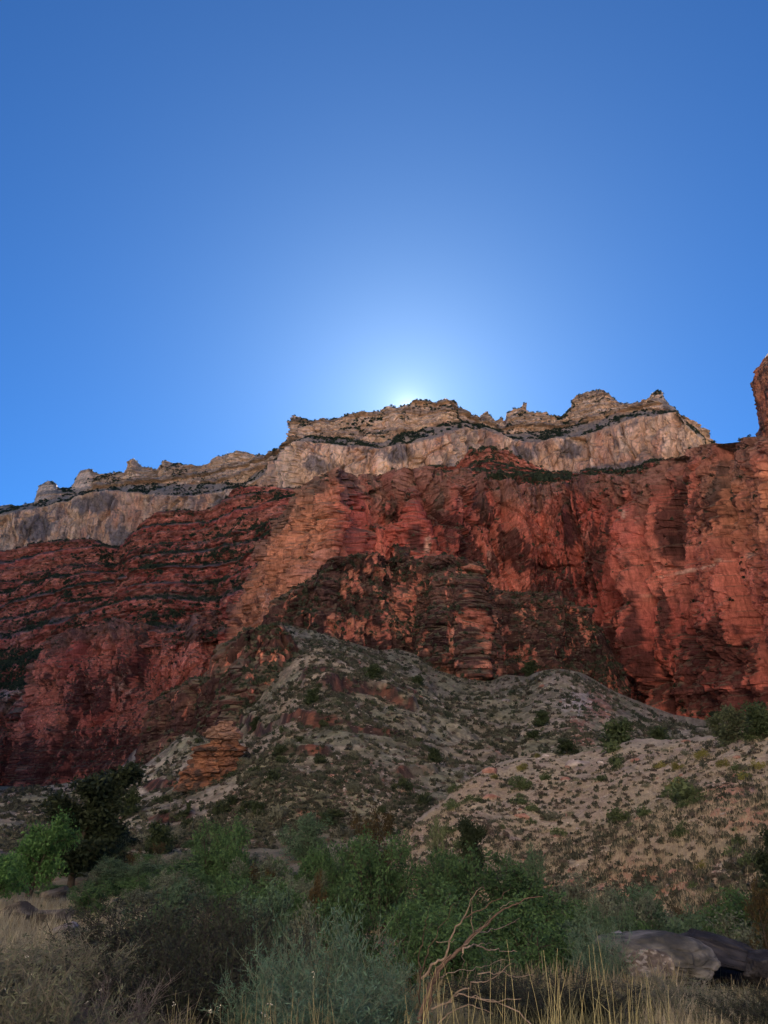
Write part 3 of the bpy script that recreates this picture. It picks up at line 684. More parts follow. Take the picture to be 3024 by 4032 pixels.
def tree_proto(seed, h, spread, nb, nleaf, leaf, crad, c0, c1, tr=.06, bark=(.09,.07,.055), trunks=1, asp=.5, low=.2, flat=.8, nsub=4, wob=.12, norm=False):
    rng = np.random.RandomState(seed); S = []; T = []
    for k in range(trunks):
        ln = (0, 0) if trunks == 1 else tuple(rng.normal(0, .28, 2))
        s, t = grow(rng, (rng.normal(0, .06*spread) if k else 0, rng.normal(0, .06*spread) if k else 0, -.15), h*rng.uniform(.75, 1) if k else h, spread, nb, wob=wob, tr=tr, lean=ln, low=low, nsub=nsub)
        S += s; T += t
    V, Fc = tubes(S, 5)
    tm = mesh_arrays('trunk', V, Fc, np.broadcast_to(np.array(bark), V.shape), True); tm.materials.append(M_bark)
    c, i = crown_pts(rng, T, nleaf, crad, flat)
    V, Fc = leaves(c, leaf, rng, asp, .2)
    if norm:
        zt = np.percentile(c[:, 2], 99.6); rr_ = np.percentile(np.hypot(c[:, 0], c[:, 1]), 98)
        k = np.array([.5/rr_, .5/rr_, 1/zt]); V = V*k; tm = None
        TV, TF = tubes(S, 5); tm = mesh_arrays('trunk', TV*k, TF, np.broadcast_to(np.array(bark), TV.shape), True); tm.materials.append(M_bark)
    cm = mesh_arrays('crown', V, Fc, tint(nleaf, i, rng, c0, c1)); cm.materials.append(M_leaf)
    return tm, cm
def place_tree(proto, name, loc, rz, sc, label, cat, group=None, parts=('trunk', 'crown')):
    e = empty(name, loc, rz, sc); tag(e, label, cat, group)
    link(parts[0], proto[0], None, e); link(parts[1], proto[1], None, e)
    return e
# ray down on a lofted slope: find the surface point seen at a photograph pixel
def on_grid(key, x, y):
    P_, N_, row, ex, sx, sy = GRIDS[key]
    m = (np.abs(sx-x) < 30)
    d = (sx-x)**2+(sy-y)**2+np.where(m, 0, 1e9)
    i = np.unravel_index(np.argmin(d), d.shape); return P_[i]
def on_ground(x, y):
    """ground point seen at a photograph pixel"""
    dx, dy, dz = ray(x, y); h = math.hypot(dx, dy); r = np.geomspace(1.5, 150, 1500)
    z = gzn(dx/h*r, dy/h*r); q = np.where(dz/h*r < z)[0]
    r = r[q[0]] if len(q) else 100.
    return np.array([dx/h*r, dy/h*r, float(gzn(dx/h*r, dy/h*r))])
def ground_at(x, r):
    """ground point r metres off, in the vertical plane of photograph column x (taken near the frame's foot)"""
    dx, dy, dz = ray(x, 3600); h = math.hypot(dx, dy)
    return np.array([dx/h*r, dy/h*r, float(gzn(dx/h*r, dy/h*r))])

# ---- clump templates for distant scrub
def clump(seed, n, size, c0, c1, tall=.75):
    rng = np.random.RandomState(seed)
    u = unit(n, rng); u[:, 2] = np.abs(u[:, 2]); lump = 1+.25*pn(u[:, 0]*2, u[:, 1]*2, u[:, 2]*2, seed)
    c = u*(rng.rand(n)**.35*.5*lump)[:, None]*[1, 1, tall*1.5]
    V, Fc = leaves(c, size, rng, .7, .3, True)
    return V, Fc, tint(n, np.arange(n), rng, c0, c1, 3)
def scatter(name, tmpl, pos, size, kind='stuff', label=None, mat=None):
    """many far plants as one object"""
    Vs, Fs, Cs = [], [], []; o = 0
    k = rs.randint(0, len(tmpl), len(pos)); a = rs.uniform(0, 6.28, len(pos)); g = rs.uniform(.7, 1.3, len(pos))
    for t in range(len(tmpl)):
        m = k == t; V, Fc, C = tmpl[t]
        ca, sa = np.cos(a[m])[:, None], np.sin(a[m])[:, None]
        W = np.stack([V[None, :, 0]*ca-V[None, :, 1]*sa, V[None, :, 0]*sa+V[None, :, 1]*ca, np.broadcast_to(V[None, :, 2], (m.sum(), len(V)))], -1)*size[m][:, None, None]+pos[m][:, None, :]
        Vs.append(W.reshape(-1, 3)); Cs.append((C[None]*g[m][:, None, None]).reshape(-1, 3))
        Fs.append((Fc[None]+(np.arange(m.sum())*len(V))[:, None, None]).reshape(-1, 3)+o); o += m.sum()*len(V)
    me = mesh_arrays(name, np.concatenate(Vs), np.concatenate(Fs), np.concatenate(Cs))
    ob = link(name, me, mat or M_far); ob['kind'] = kind
    return ob
JUN = [clump(s, 46, .34, (.020,.034,.020), (.046,.062,.036), .9) for s in (1, 2, 3)]
SAGE = [clump(s, 44, .38, (.036,.042,.030), (.085,.09,.065), .6) for s in (4, 5, 6)]
BRWN = [clump(s, 36, .36, (.06,.05,.042), (.13,.11,.09), .55) for s in (7, 8)]
YEL = [clump(s, 44, .34, (.13,.13,.035), (.24,.22,.07), .65) for s in (9, 10)]
def pick(key, w, n, rng=rs):
    """n random surface points of a slope; w = relative chance per cell (already per pixel of the view)"""
    P_, N_, row, ex, sx, sy = GRIDS[key]
    inside = (sx > -60) & (sx < 3090) & (sy < 4100)
    p = np.where(inside, w, 0).ravel(); p = p/p.sum()
    i = rng.choice(len(p), n, p=p)
    r_, c_ = np.unravel_index(i, w.shape)
    r2 = np.minimum(r_+1, w.shape[0]-1); c2 = np.minimum(c_+1, w.shape[1]-1)
    a, b = rng.rand(n)[:, None], rng.rand(n)[:, None]
    return P_[r_, c_]*(1-a)*(1-b)+P_[r2, c_]*a*(1-b)+P_[r_, c2]*(1-a)*b+P_[r2, c2]*a*b
def slope_w(key, lo, hi):
    P_, N_, row, ex, sx, sy = GRIDS[key]; return sstep(lo, hi, np.abs(N_[..., 2]))
def clus(key, s, t, seed):
    P_ = GRIDS[key][0]; return sstep(t-.15, t+.25, fbm(P_, s, s, 3, seed))
# rim: the wooded bench, the tops, ledges
P_, N_, row, ex, sx, sy = GRIDS['rim']
w = ex['ben']*1.3*(.03+clus('rim', 70, .02, 301))+slope_w('rim', .5, .8)*.8*clus('rim', 90, .2, 302)*ex['kai']+.4*sstep(ex['R2']-5, ex['R2'], row)*sstep(ex['R2']+4, ex['R2']+2, row)
p = pick('rim', w, 5500); scatter('rim_woods', JUN, p, rs.uniform(4, 10, len(p)))
p = pick('supai', slope_w('supai', .40, .65)*(.1+clus('supai', 70, -.05, 303))+.03*clus('supai', 40, .1, 306), 11000); scatter('ledge_scrub', JUN+JUN+SAGE, p, rs.uniform(3.5, 9, len(p)))
sx, sy = GRIDS['supai'][4:6]
w = np.maximum.reduce([blob(sx, sy, *q) for q in [(440,2185,70,45,25),(170,2292,130,26,0),(300,2352,90,22,8),(40,2345,60,26,0),(650,2432,110,26,-4),(880,2105,140,18,-6),(860,2190,160,18,-8),(1010,2080,110,30,0),(560,2235,90,25,0),(900,2300,80,16,0),(1080,1960,110,18,0),(1000,2380,60,20,0),(120,2460,60,20,0),(1750,1880,110,14,0),(2040,1890,160,16,0),(1680,1840,70,10,0)]]); w[GRIDS['supai'][2] > 332] = 0
w = w*(.12+clus('supai', 26, .05, 308))*(.25+slope_w('supai', .3, .6))
p = pick('supai', w, 2800); scatter('bench_woods', JUN, p, rs.uniform(4, 10, len(p)))
p = pick('red', slope_w('red', .5, .8)+.015*clus('red', 30, .1, 307), 2200); scatter('wall_scrub', JUN+SAGE, p, rs.uniform(2, 5, len(p)))
p = pick('lower', slope_w('lower', .42, .7)*(.2+clus('lower', 22, -.1, 304)), 4200); scatter('tier_scrub', JUN+SAGE, p, rs.uniform(1.2, 3.8, len(p)))
p = pick('brown', slope_w('brown', .42, .7)*(.2+clus('brown', 12, -.1, 305)), 1300); scatter('outcrop_scrub', JUN+SAGE, p, rs.uniform(.8, 2.0, len(p)))
# side gully at far left: a patch of dark wood
g = np.where((GRIDS['supai'][4] > -60) & (GRIDS['supai'][4] < 190) & (GRIDS['supai'][5] > 2560) & (GRIDS['supai'][5] < 2720), 1., 0.); p = pick('supai', g, 900)
scatter('gully_woods', JUN, p, rs.uniform(6, 12, len(p)))
print('far scrub %.1f' % (time.time()-T0))
# talus: single shrubs (the largest), the rest as ground cover
def shrub_mesh(name, seed, n, leaf, c0, c1, tall, mat, asp=.5, stems=0):
    rng = np.random.RandomState(seed)
    m = rng.randint(9, 15); cc = unit(m, rng)*rng.uniform(.15, .38, m)[:, None]; cc[:, 2] = np.abs(cc[:, 2])*tall*1.3+.05
    i = rng.randint(0, m, n); c = cc[i]+unit(n, rng)*(rng.rand(n)**.4)[:, None]*.2*[1, 1, .8]; c[:, 2] = np.maximum(c[:, 2], .0)
    V, Fc = leaves(c, leaf, rng, asp, .35)
    me = mesh_arrays(name, V, Fc, tint(n, i, rng, c0, c1)); me.materials.append(mat)
    return me
junS = [shrub_mesh('juniper_shrub', 20+k, 620, .11, (.028,.042,.020), (.060,.080,.036), .9, M_leaf) for k in range(3)]
sagS = [shrub_mesh('grey_shrub', 30+k, 520, .11, (.08,.09,.06), (.17,.175,.125), .6, M_leaf, .35) for k in range(4)]
brnS = [shrub_mesh('brown_shrub', 40+k, 460, .12, (.075,.062,.052), (.15,.12,.10), .55, M_dry, .25) for k in range(3)]
yelS = [shrub_mesh('yellow_shrub', 50+k, 560, .11, (.12,.12,.03), (.25,.23,.07), .6, M_leaf, .3) for k in range(2)]
grnS = [shrub_mesh('green_shrub', 55+k, 620, .11, (.05,.075,.03), (.10,.135,.06), .7, M_leaf, .45) for k in range(3)]
def single(meshes, name, p, size, label, cat, group, rng=rs, sink=.06):
    for q, s_ in zip(p, size):
        o = link(name, meshes[rng.randint(len(meshes))], None, None, q-np.array([0, 0, s_*sink]), rng.uniform(0, 6.28), (s_, s_*rng.uniform(.8, 1.2), s_*rng.uniform(.8, 1.15)))
        tag(o, label, cat, group)
P_, N_, row, ex, sx, sy = GRIDS['talus']
tt = ex['tt']
wt = (.45+1.3*blob(sx, sy, 1350, 2600, 260, 110, 30)+1.2*sstep(.8, .97, tt)+1.6*clus('talus', 26, .05, 311))*(1-.75*blob(sx, sy, 600, 3080, 260, 150))*sstep(.995, .97, tt)*sstep(.35, .6, N_[..., 2])*(sy < 3500)*sstep(0, .03, tt)
p = pick('talus', wt, 17000); hyp = np.hypot(p[:, 0], p[:, 1])
scatter('slope_scrub', JUN[:1]+SAGE+BRWN+SAGE, p, rs.uniform(.8, 2.2, len(p))*np.clip(hyp/260, .4, 1.3))
p = pick('talus', wt, 6000); hyp = np.hypot(p[:, 0], p[:, 1]); scatter('slope_tufts', SAGE+BRWN, p, rs.uniform(.35, .8, len(p))*np.clip(hyp/260, .45, 1.2))
p = pick('talus', wt, 230); single(sagS, 'grey_shrub', p, rs.uniform(1.8, 3.6, len(p)), 'small rounded grey-green shrub growing on the scrubby slope below the cliffs', 'shrub', 'grey-green shrubs dotted over the slope')
p = pick('talus', wt, 120); single(junS, 'dark_shrub', p, rs.uniform(1.5, 3.4, len(p)), 'low dark green bush growing on the scrubby slope below the cliffs', 'shrub', 'dark bushes dotted over the slope')
# hillside
P_, N_, row, ex, sx, sy = GRIDS['hill']
wh_ = (row > 3)*(row < 259)*(sy < 3760)*1.0
scl = lambda p: np.clip(np.hypot(p[:, 0], p[:, 1])/55, .6, 1.4)
w2 = wh_*(.3+clus('hill', 5, 0, 321))
p = pick('hill', w2, 170); single(sagS+brnS, 'grey_shrub', p, rs.uniform(.5, 1.0, len(p))*scl(p), 'small grey-brown shrub on the dry stony hillside', 'shrub', 'grey-brown shrubs on the dry hillside')
p = pick('hill', w2, 70); single(grnS, 'green_shrub', p, rs.uniform(.6, 1.6, len(p))*scl(p), 'small dull green shrub on the dry stony hillside', 'shrub', 'green shrubs on the dry hillside')
p = pick('hill', wh_, 5200); scatter('hill_tufts', BRWN+SAGE, p, rs.uniform(.15, .45, len(p)), mat=M_dry)
print('shrubs %.1f' % (time.time()-T0))

# ---- grass: thin curved blades
def grass(name, pos, h, blades, w, c0, c1, lean=.35, spread=.1, seed=1, kind='stuff', link_it=True):
    rng = np.random.RandomState(seed); n = len(pos)*blades
    b = np.repeat(pos, blades, 0)+rng.normal(0, 1, (n, 3))*[spread, spread, 0]; b[:, 2] -= .03
    H = (np.repeat(h, blades)*rng.uniform(.5, 1.1, n))[:, None]
    a = rng.uniform(0, 6.28, n); dr = np.stack([np.cos(a), np.sin(a), 0*a], -1)*(rng.uniform(0, lean, n))[:, None]
    sd_ = np.stack([-np.sin(a+.7), np.cos(a+.7), 0*a], -1)*w*.5
    up = np.array([0, 0, 1.])
    m1 = b+H*(dr*.35+up*.5); m2 = b+H*(dr+up*.9)
    V = np.stack([b-sd_, b+sd_, m1+sd_*.8, m1-sd_*.8, m2+sd_*.2, m2-sd_*.2], 1).reshape(-1, 3)
    i = np.arange(n)[:, None]*6
    Fc = np.concatenate([i+[0, 1, 2, 3], i+[3, 2, 4, 5]], 0)
    t = rng.rand(n)[:, None]; c = np.repeat(np.array(c0)*(1-t)+np.array(c1)*t, 6, 0)
    me = mesh_arrays(name, V, Fc, c)
    if not link_it: me.materials.append(M_dry); return me
    o = link(name, me, M_dry); o['kind'] = kind; return o
p = pick('hill', wh_*(.2+clus('hill', 4, -.1, 331)), 17000)
grass('dry_grass', p, rs.uniform(.15, .38, len(p)), 7, .014, (.30,.25,.17), (.50,.43,.31), .6, .12, 5)
print('hill grass %.1f' % (time.time()-T0))

# ---- rocks
def rock_mesh(name, seed, sub=3, rough=.35, flat=.7, c0=(.20,.13,.11), c1=(.30,.24,.21), lich=None):
    import bmesh
    rng = np.random.RandomState(seed)
    bm = bmesh.new(); bmesh.ops.create_icosphere(bm, subdivisions=sub, radius=.5)
    V = np.array([v.co[:] for v in bm.verts]); Fc = np.array([[v.index for v in f.verts] for f in bm.faces]); bm.free()
    # cut by random planes: angular faces
    for k in range(11):
        nrm = unit(1, rng)[0]; dd = rng.uniform(.30, .44)
        s_ = V@nrm-dd; V = V-np.clip(s_, 0, None)[:, None]*nrm
    ra, rb2, rc = worley(V, .34, .2, seed % 40)
    V = V*(1+rough*.16*fbm(V, .35, .35, 3, seed)[:, None]+.04*fbm(V, .1, .1, 3, seed+1)[:, None]+((.03*ra-.035*rc)[:, None] if sub > 3 else 0))*[1, rng.uniform(.7, 1), flat]
    t = sstep(-.3, .4, fbm(V, .3, .2, 4, seed+3))[:, None]; c = np.array(c0)*(1-t)+np.array(c1)*t
    if lich is not None:
        t = sstep(.1, .3, fbm(V, .12, .12, 3, seed+4))[:, None]*.7; c = c*(1-t)+np.array(lich)*t
    me = mesh_arrays(name, V, Fc, c); me.materials.append(M_stone); return me
M_stone = rock_mat('stone', .18, .18, .5, .3)
rockR = [rock_mesh('rock', 60+k, 3, .4, .65, (.20,.10,.08), (.32,.19,.15)) for k in range(4)]
rockG = [rock_mesh('rock', 70+k, 3, .4, .6, (.24,.21,.20), (.42,.38,.35)) for k in range(4)]
p = pick('hill', w2, 110); single(rockG, 'rock', p, rs.uniform(.2, .55, len(p))*scl(p), 'small pale angular rock lying on the dry hillside', 'rock', 'pale rocks strewn over the hillside', sink=.12)
p = pick('hill', w2, 90); single(rockR, 'rock', p, rs.uniform(.25, .8, len(p))*scl(p), 'small reddish brown rock lying on the dry hillside', 'rock', 'reddish rocks strewn over the hillside', sink=.12)
def pebbles(name, key, w, n, s0, s1, c0, c1, seed):
    rng = np.random.RandomState(seed); p = pick(key, w, n, rng)
    oc = np.array([[1,0,0],[0,1,0],[-1,0,0],[0,-1,0],[0,0,.8],[0,0,-.8]])*.5; fo = np.array([[0,1,4],[1,2,4],[2,3,4],[3,0,4]])
    V = (oc[None]*rng.uniform(.5, 1.4, (n, 6, 1))*(rng.uniform(s0, s1, n)*(np.clip(np.hypot(p[:, 0], p[:, 1])/300, .2, 1.4) if key == 'talus' else 1))[:, None, None])*[1, 1, .6]
    a = rng.uniform(0, 6.28, n); ca, sa = np.cos(a)[:, None], np.sin(a)[:, None]
    V = np.stack([V[..., 0]*ca-V[..., 1]*sa, V[..., 0]*sa+V[..., 1]*ca, V[..., 2]], -1)+p[:, None]
    Fc = (fo[None]+(np.arange(n)*6)[:, None, None]).reshape(-1, 3)
    t = rng.rand(n)[:, None]; c = np.repeat(np.array(c0)*(1-t)+np.array(c1)*t, 6, 0)
    o = link(name, mesh_arrays(name, V, Fc, c), M_stone); o['kind'] = 'stuff'
pebbles('gravel', 'hill', w2, 9000, .05, .2, (.26,.16,.13), (.52,.46,.40), 81)
P_, N_, row, ex, sx, sy = GRIDS['talus']
wb_ = wt*(.5+5*np.maximum(blob(sx, sy, 2300, 2820, 120, 190), .6*blob(sx, sy, 1450, 3080, 300, 120)))
p = pick('talus', wb_, 150); single(rockG+rockR, 'rock', p, (rs.uniform(1.0, 1.9, len(p))**2.2)*np.clip(np.hypot(p[:, 0], p[:, 1])/320, .3, 1.3), 'angular fallen rock lying on the scrubby slope below the cliffs', 'rock', 'fallen rocks on the slope below the cliffs', sink=.1)
pebbles('rubble', 'talus', wt*(1+6*np.maximum(blob(sx, sy, 2300, 2820, 110, 170), .5*blob(sx, sy, 1450, 3080, 300, 120))), 16000, .35, 1.5, (.17,.10,.085), (.40,.35,.31), 82)
def rocks_named(key, lst):
    for (x, y, wpx, m, lab) in lst:
        q = on_ground(x, y) if key == 'ground' else on_grid(key, x, y)
        s_ = wpx/F*np.linalg.norm(q)
        o = link('rock', m[int(x) % len(m)], None, None, q-[0, 0, s_*.08], (x*7 % 628)/100, (s_, s_*.8, s_*.8)); tag(o, lab, 'rock')
rocks_named('hill', [
    (1940,3145,100,rockR,'slanting dark red slab on the left shoulder of the dry hill'),
    (1935,3035,75,rockR,'reddish boulder on the left crest of the hill behind yellow shrub'),
    (2140,2975,60,rockG,'grey pointed rock on the hill crest in front of the red rubble gully'),
    (2285,3005,110,rockG,'long flat grey ledge rock on the hill crest'),
    (2368,3005,40,rockG,'small pale upright rock right of the long flat ledge rock'),
    (2510,2995,55,rockR,'dark brown rock near the hill crest below the round trees'),
    (2230,3070,55,rockR,'dark brown block in the upper middle of the hillside'),
    (2840,3110,62,rockR,'square dark red block on the right of the hillside'),
    (2900,3055,50,rockR,'brown block above the square dark red block'),
    (2055,3215,70,rockR,'dark brown rock low on the left hillside among green tufts'),
    (2660,3435,75,rockR,'cracked orange and brown rock beside a yellow shrub low on the hill'),
    (3000,3210,60,rockR,'dark red rock at the right edge of the hillside'),
    (2190,3300,60,rockR,'brown rock pile in the middle of the hillside'),
    (2500,3245,60,rockG,'heap of small pale stones in the middle of the hillside'),
    (2810,3525,60,rockG,'pale grey rock at the lower right foot of the hill')])
for (x, y, wpx) in [(2055,3030,60),(1945,3065,40),(2775,2985,65),(2845,3015,55),(2670,3030,60),(2600,3025,50),(2490,3322,45),(2765,3425,60),(2665,3100,80),(1790,3200,40),(2990,3030,80),(2925,3070,60),(2120,2960,40)]:
    q = on_grid('hill', x, y); s_ = wpx/F*np.linalg.norm(q)*1.1
    single(yelS, 'yellow_shrub', [q], [s_], 'round yellow-green cushion shrub on the dry hillside', 'shrub', 'yellow-green cushion shrubs on the hillside')
for (x, y, wpx, m, lab) in [(2690,3150,170,grnS,'largest green shrub on the right of the hillside with a yellow shrub at its left'),(2050,3105,110,grnS,'bushy green shrub on the upper left hillside'),(2440,3235,110,grnS,'wide green shrub in the middle of the hillside above a stone heap'),(1920,3290,80,brnS,'leafless brown shrub at the left foot of the hill'),(2180,3225,95,sagS,'blue-grey shrub beside brown rocks in the middle of the hillside'),(2430,3005,70,grnS,'grey-green shrub on the hill crest left of dark rocks')]:
    q = on_grid('hill', x, y); s_ = wpx/F*np.linalg.norm(q)
    o = link('shrub', m[0], None, None, q-[0, 0, .05], x, (s_, s_, s_*(1.5 if m is brnS else .9))); tag(o, lab, 'shrub')
# talus: the bushes and small trees one can tell apart
tj = [tree_proto(90+k, 1.0, .42, 9, 2600, .075, .17, (.024,.040,.018), (.055,.080,.034), .05, low=.05, flat=.9, nsub=3) for k in range(3)]
for (x, y, wpx, hpx, lab) in [(1230,2775,85,75,'round dark juniper on the upper slope beside the brown ledges'),(1003,2868,70,50,'dark bush on the slope just above the orange rock outcrop'),(1020,3215,85,60,'dark juniper on the slope right of the orange rock outcrop'),(500,3220,100,110,'large dark juniper on the grey slope below and left of the orange outcrop'),(738,3208,28,56,'slim pointed dark juniper standing alone on the grey slope'),(615,3395,135,125,'round dark juniper at the foot of the grey slope'),(2440,2970,190,170,'biggest round juniper standing behind the hill crest'),(2610,2925,125,95,'round juniper behind the hill crest beside a bigger one'),(2100,2930,90,60,'dark bush in the gully left of the red rubble'),(2230,2970,110,60,'low dark bush in the gully foot below the red rubble'),(1710,3000,80,60,'dark green bush in the middle of the slope'),(2130,2860,90,70,'dark bush halfway up the gully'),(1460,2680,110,70,'dark bush high on the slope under the cliff foot'),(1640,2700,80,45,'dark bush at the foot of the lower cliff'),(1640,3370,90,60,'dark bush low in the gully at the hill foot'),(1290,3250,90,50,'dark bush low on the middle of the slope'),(2080,2650,100,60,'dark bush where the red rubble gully meets the cliff'),(2830,2860,100,60,'dark bush beneath the right cliff behind the hill')]:
    q = on_grid('talus', x, y)
    if lab.startswith(('biggest', 'round juniper behind')): q = at(x, y+20, 100.); q = q-[0, 0, .3]
    k = np.linalg.norm(q)/F
    e = empty('juniper', q, x*.7, 1); e.scale = (wpx*k*1.05, wpx*k*1.05, hpx*k*1.05); tag(e, lab, 'juniper')
    pr = tj[int(x) % 3]; link('trunk', pr[0], None, e); link('crown', pr[1], None, e)
for (x, y, wpx, hpx, lab) in [(2905,2915,150,160,'grey-green tree with pale stems on the right of the hill crest'),(3020,2900,150,150,'dark tree cut by the right edge of the photo on the hill crest')]:
    q = on_grid('hill', x, y)-[0, 0, .1]; k = np.linalg.norm(q)/F
    e = empty('tree', q, x*.7, 1); e.scale = (wpx*k*1.1, wpx*k*1.1, hpx*k*1.05); tag(e, lab, 'tree')
    pr = tree_proto(95+int(x) % 7, 1.0, .46, 9, 4500, .06, .15, (.05,.07,.035) if x < 3000 else (.026,.045,.02), (.11,.13,.07) if x < 3000 else (.06,.085,.035), .05, low=.02, trunks=2, flat=.9)
    link('trunk', pr[0], None, e); link('crown', pr[1], None, e)

# ---- the orange rock pinnacle on the slope
q = on_grid('talus', 835, 3085); R0_ = np.linalg.norm(q[:2]); k = R0_/F*1.02
ang = np.linspace(0, 2*math.pi, 150); zz = np.linspace(-.12, 1, 150)
prof = np.interp(zz, [-.12, .04, .14, .25, .48, .58, .64, .80, .90, 1.0], [140, 124, 112, 100, 90, 84, 50, 46, 40, 28])*k
cxp = np.interp(zz, [0, .5, .62, 1], [0, 12, 22, 24])*k
P = np.stack([prof[:, None]*np.cos(ang)[None]+cxp[:, None], .62*prof[:, None]*np.sin(ang)[None], (zz[:, None]+0*ang[None])*214*k], -1)
P[:, -1] = P[:, 0]; per = P.copy()
i_, f_, st_, v_ = layers(P[..., 2]+.4*fbm(P, 5, 5, 2, 351), .45, 1.5, 352, .7, -20, 60)
wa, wb, wc = worley(P, 2.2, 1.4, 353); xa, xb, xc = worley(P, .9, .6, 354)
dd = 1.0*v_+.6*wa+.28*xa-.6*wc-.3*xc+1.1*fbm(P, 4, 6, 3, 355)
nr = np.stack([np.cos(ang), np.sin(ang)], -1)[None]
P[..., :2] += nr*dd[..., None]*.75; P[:, -1] = P[:, 0]
cap = P[-1:].mean(1, keepdims=True)+0*P[-1:]; P = np.concatenate([P, cap], 0)
e1 = lambda a: np.concatenate([a, a[-1:]], 0)
c = mixc(A(.215,.105,.065), A(.14,.072,.052), sstep(-.2, .4, fbm(P, 2, 2.5, 3, 356))); c = mixc(c, A(.07,.05,.042), sstep(.1, .35, fbm(P, 1.6, 3, 4, 357)+.3*e1(v_)-.05))
c = mixc(c, A(.27,.17,.13), sstep(.62, .72, (P[..., 2]/(214*k)))*.7); c = c*(1+.2*e1(wb)+.15*e1(xb))[..., None]
me = mesh_arrays('rock_pinnacle', P, grid_faces(*P.shape[:2]), c); o = link('rock_pinnacle', me, M_stone, None, q)
tag(o, 'orange layered rock pinnacle with a narrow upper block, standing on the scrubby slope', 'rock outcrop')
print('talus things %.1f' % (time.time()-T0))
# ================================================================== THE VALLEY FLOOR: TREES, BRUSH, BOULDERS
dec = {}
def dproto(kind, k):
    if (kind, k) not in dec:
        a = {'bright': dict(nleaf=9500, leaf=.030, crad=.085, c0=(.035,.10,.03), c1=(.095,.20,.06), tr=.026, trunks=2, low=.38),
             'green': dict(nleaf=9500, leaf=.028, crad=.085, c0=(.028,.07,.028), c1=(.08,.15,.055), tr=.018, trunks=4, low=.05),
             'teal': dict(nleaf=9000, leaf=.030, crad=.085, c0=(.038,.078,.045), c1=(.105,.17,.10), tr=.014, trunks=4, low=.04),
             'dark': dict(nleaf=15000, leaf=.026, crad=.07, c0=(.012,.022,.012), c1=(.035,.05,.024), tr=.022, trunks=1, low=.30),
             'grey': dict(nleaf=6000, leaf=.030, crad=.08, c0=(.07,.09,.065), c1=(.17,.20,.14), tr=.014, trunks=5, low=.04),
             'brown': dict(nleaf=7000, leaf=.024, crad=.06, c0=(.035,.026,.012), c1=(.10,.075,.03), tr=.02, trunks=2, low=.05),
             'pale': dict(nleaf=2600, leaf=.034, crad=.07, c0=(.07,.10,.05), c1=(.16,.19,.10), tr=.012, trunks=2, low=.2)}[kind]
        dec[(kind, k)] = tree_proto(400+k*13+len(kind), 1.0, .42 if kind != 'dark' else .30, 12, bark=(.06,.05,.042), nsub=5, norm=True, wob=.05 if kind == 'dark' else .12, **a)
    return dec[(kind, k)]
def tree_at(x, top, r, wpx, kind, k, name, label, cat, group=None):
    b = ground_at(x, r); dx, dy, dz = ray(x, top); h = dz/math.hypot(dx, dy)*r-b[2]
    e = empty(name, b, (x*1.7) % 6.28, 1); w_ = wpx/F*r*1.08; e.scale = (w_, w_, max(h, .3)*1.0); tag(e, label, cat, group)
    t, c = dproto(kind, k); link('trunk', t, None, e); link('crown', c, None, e); return e
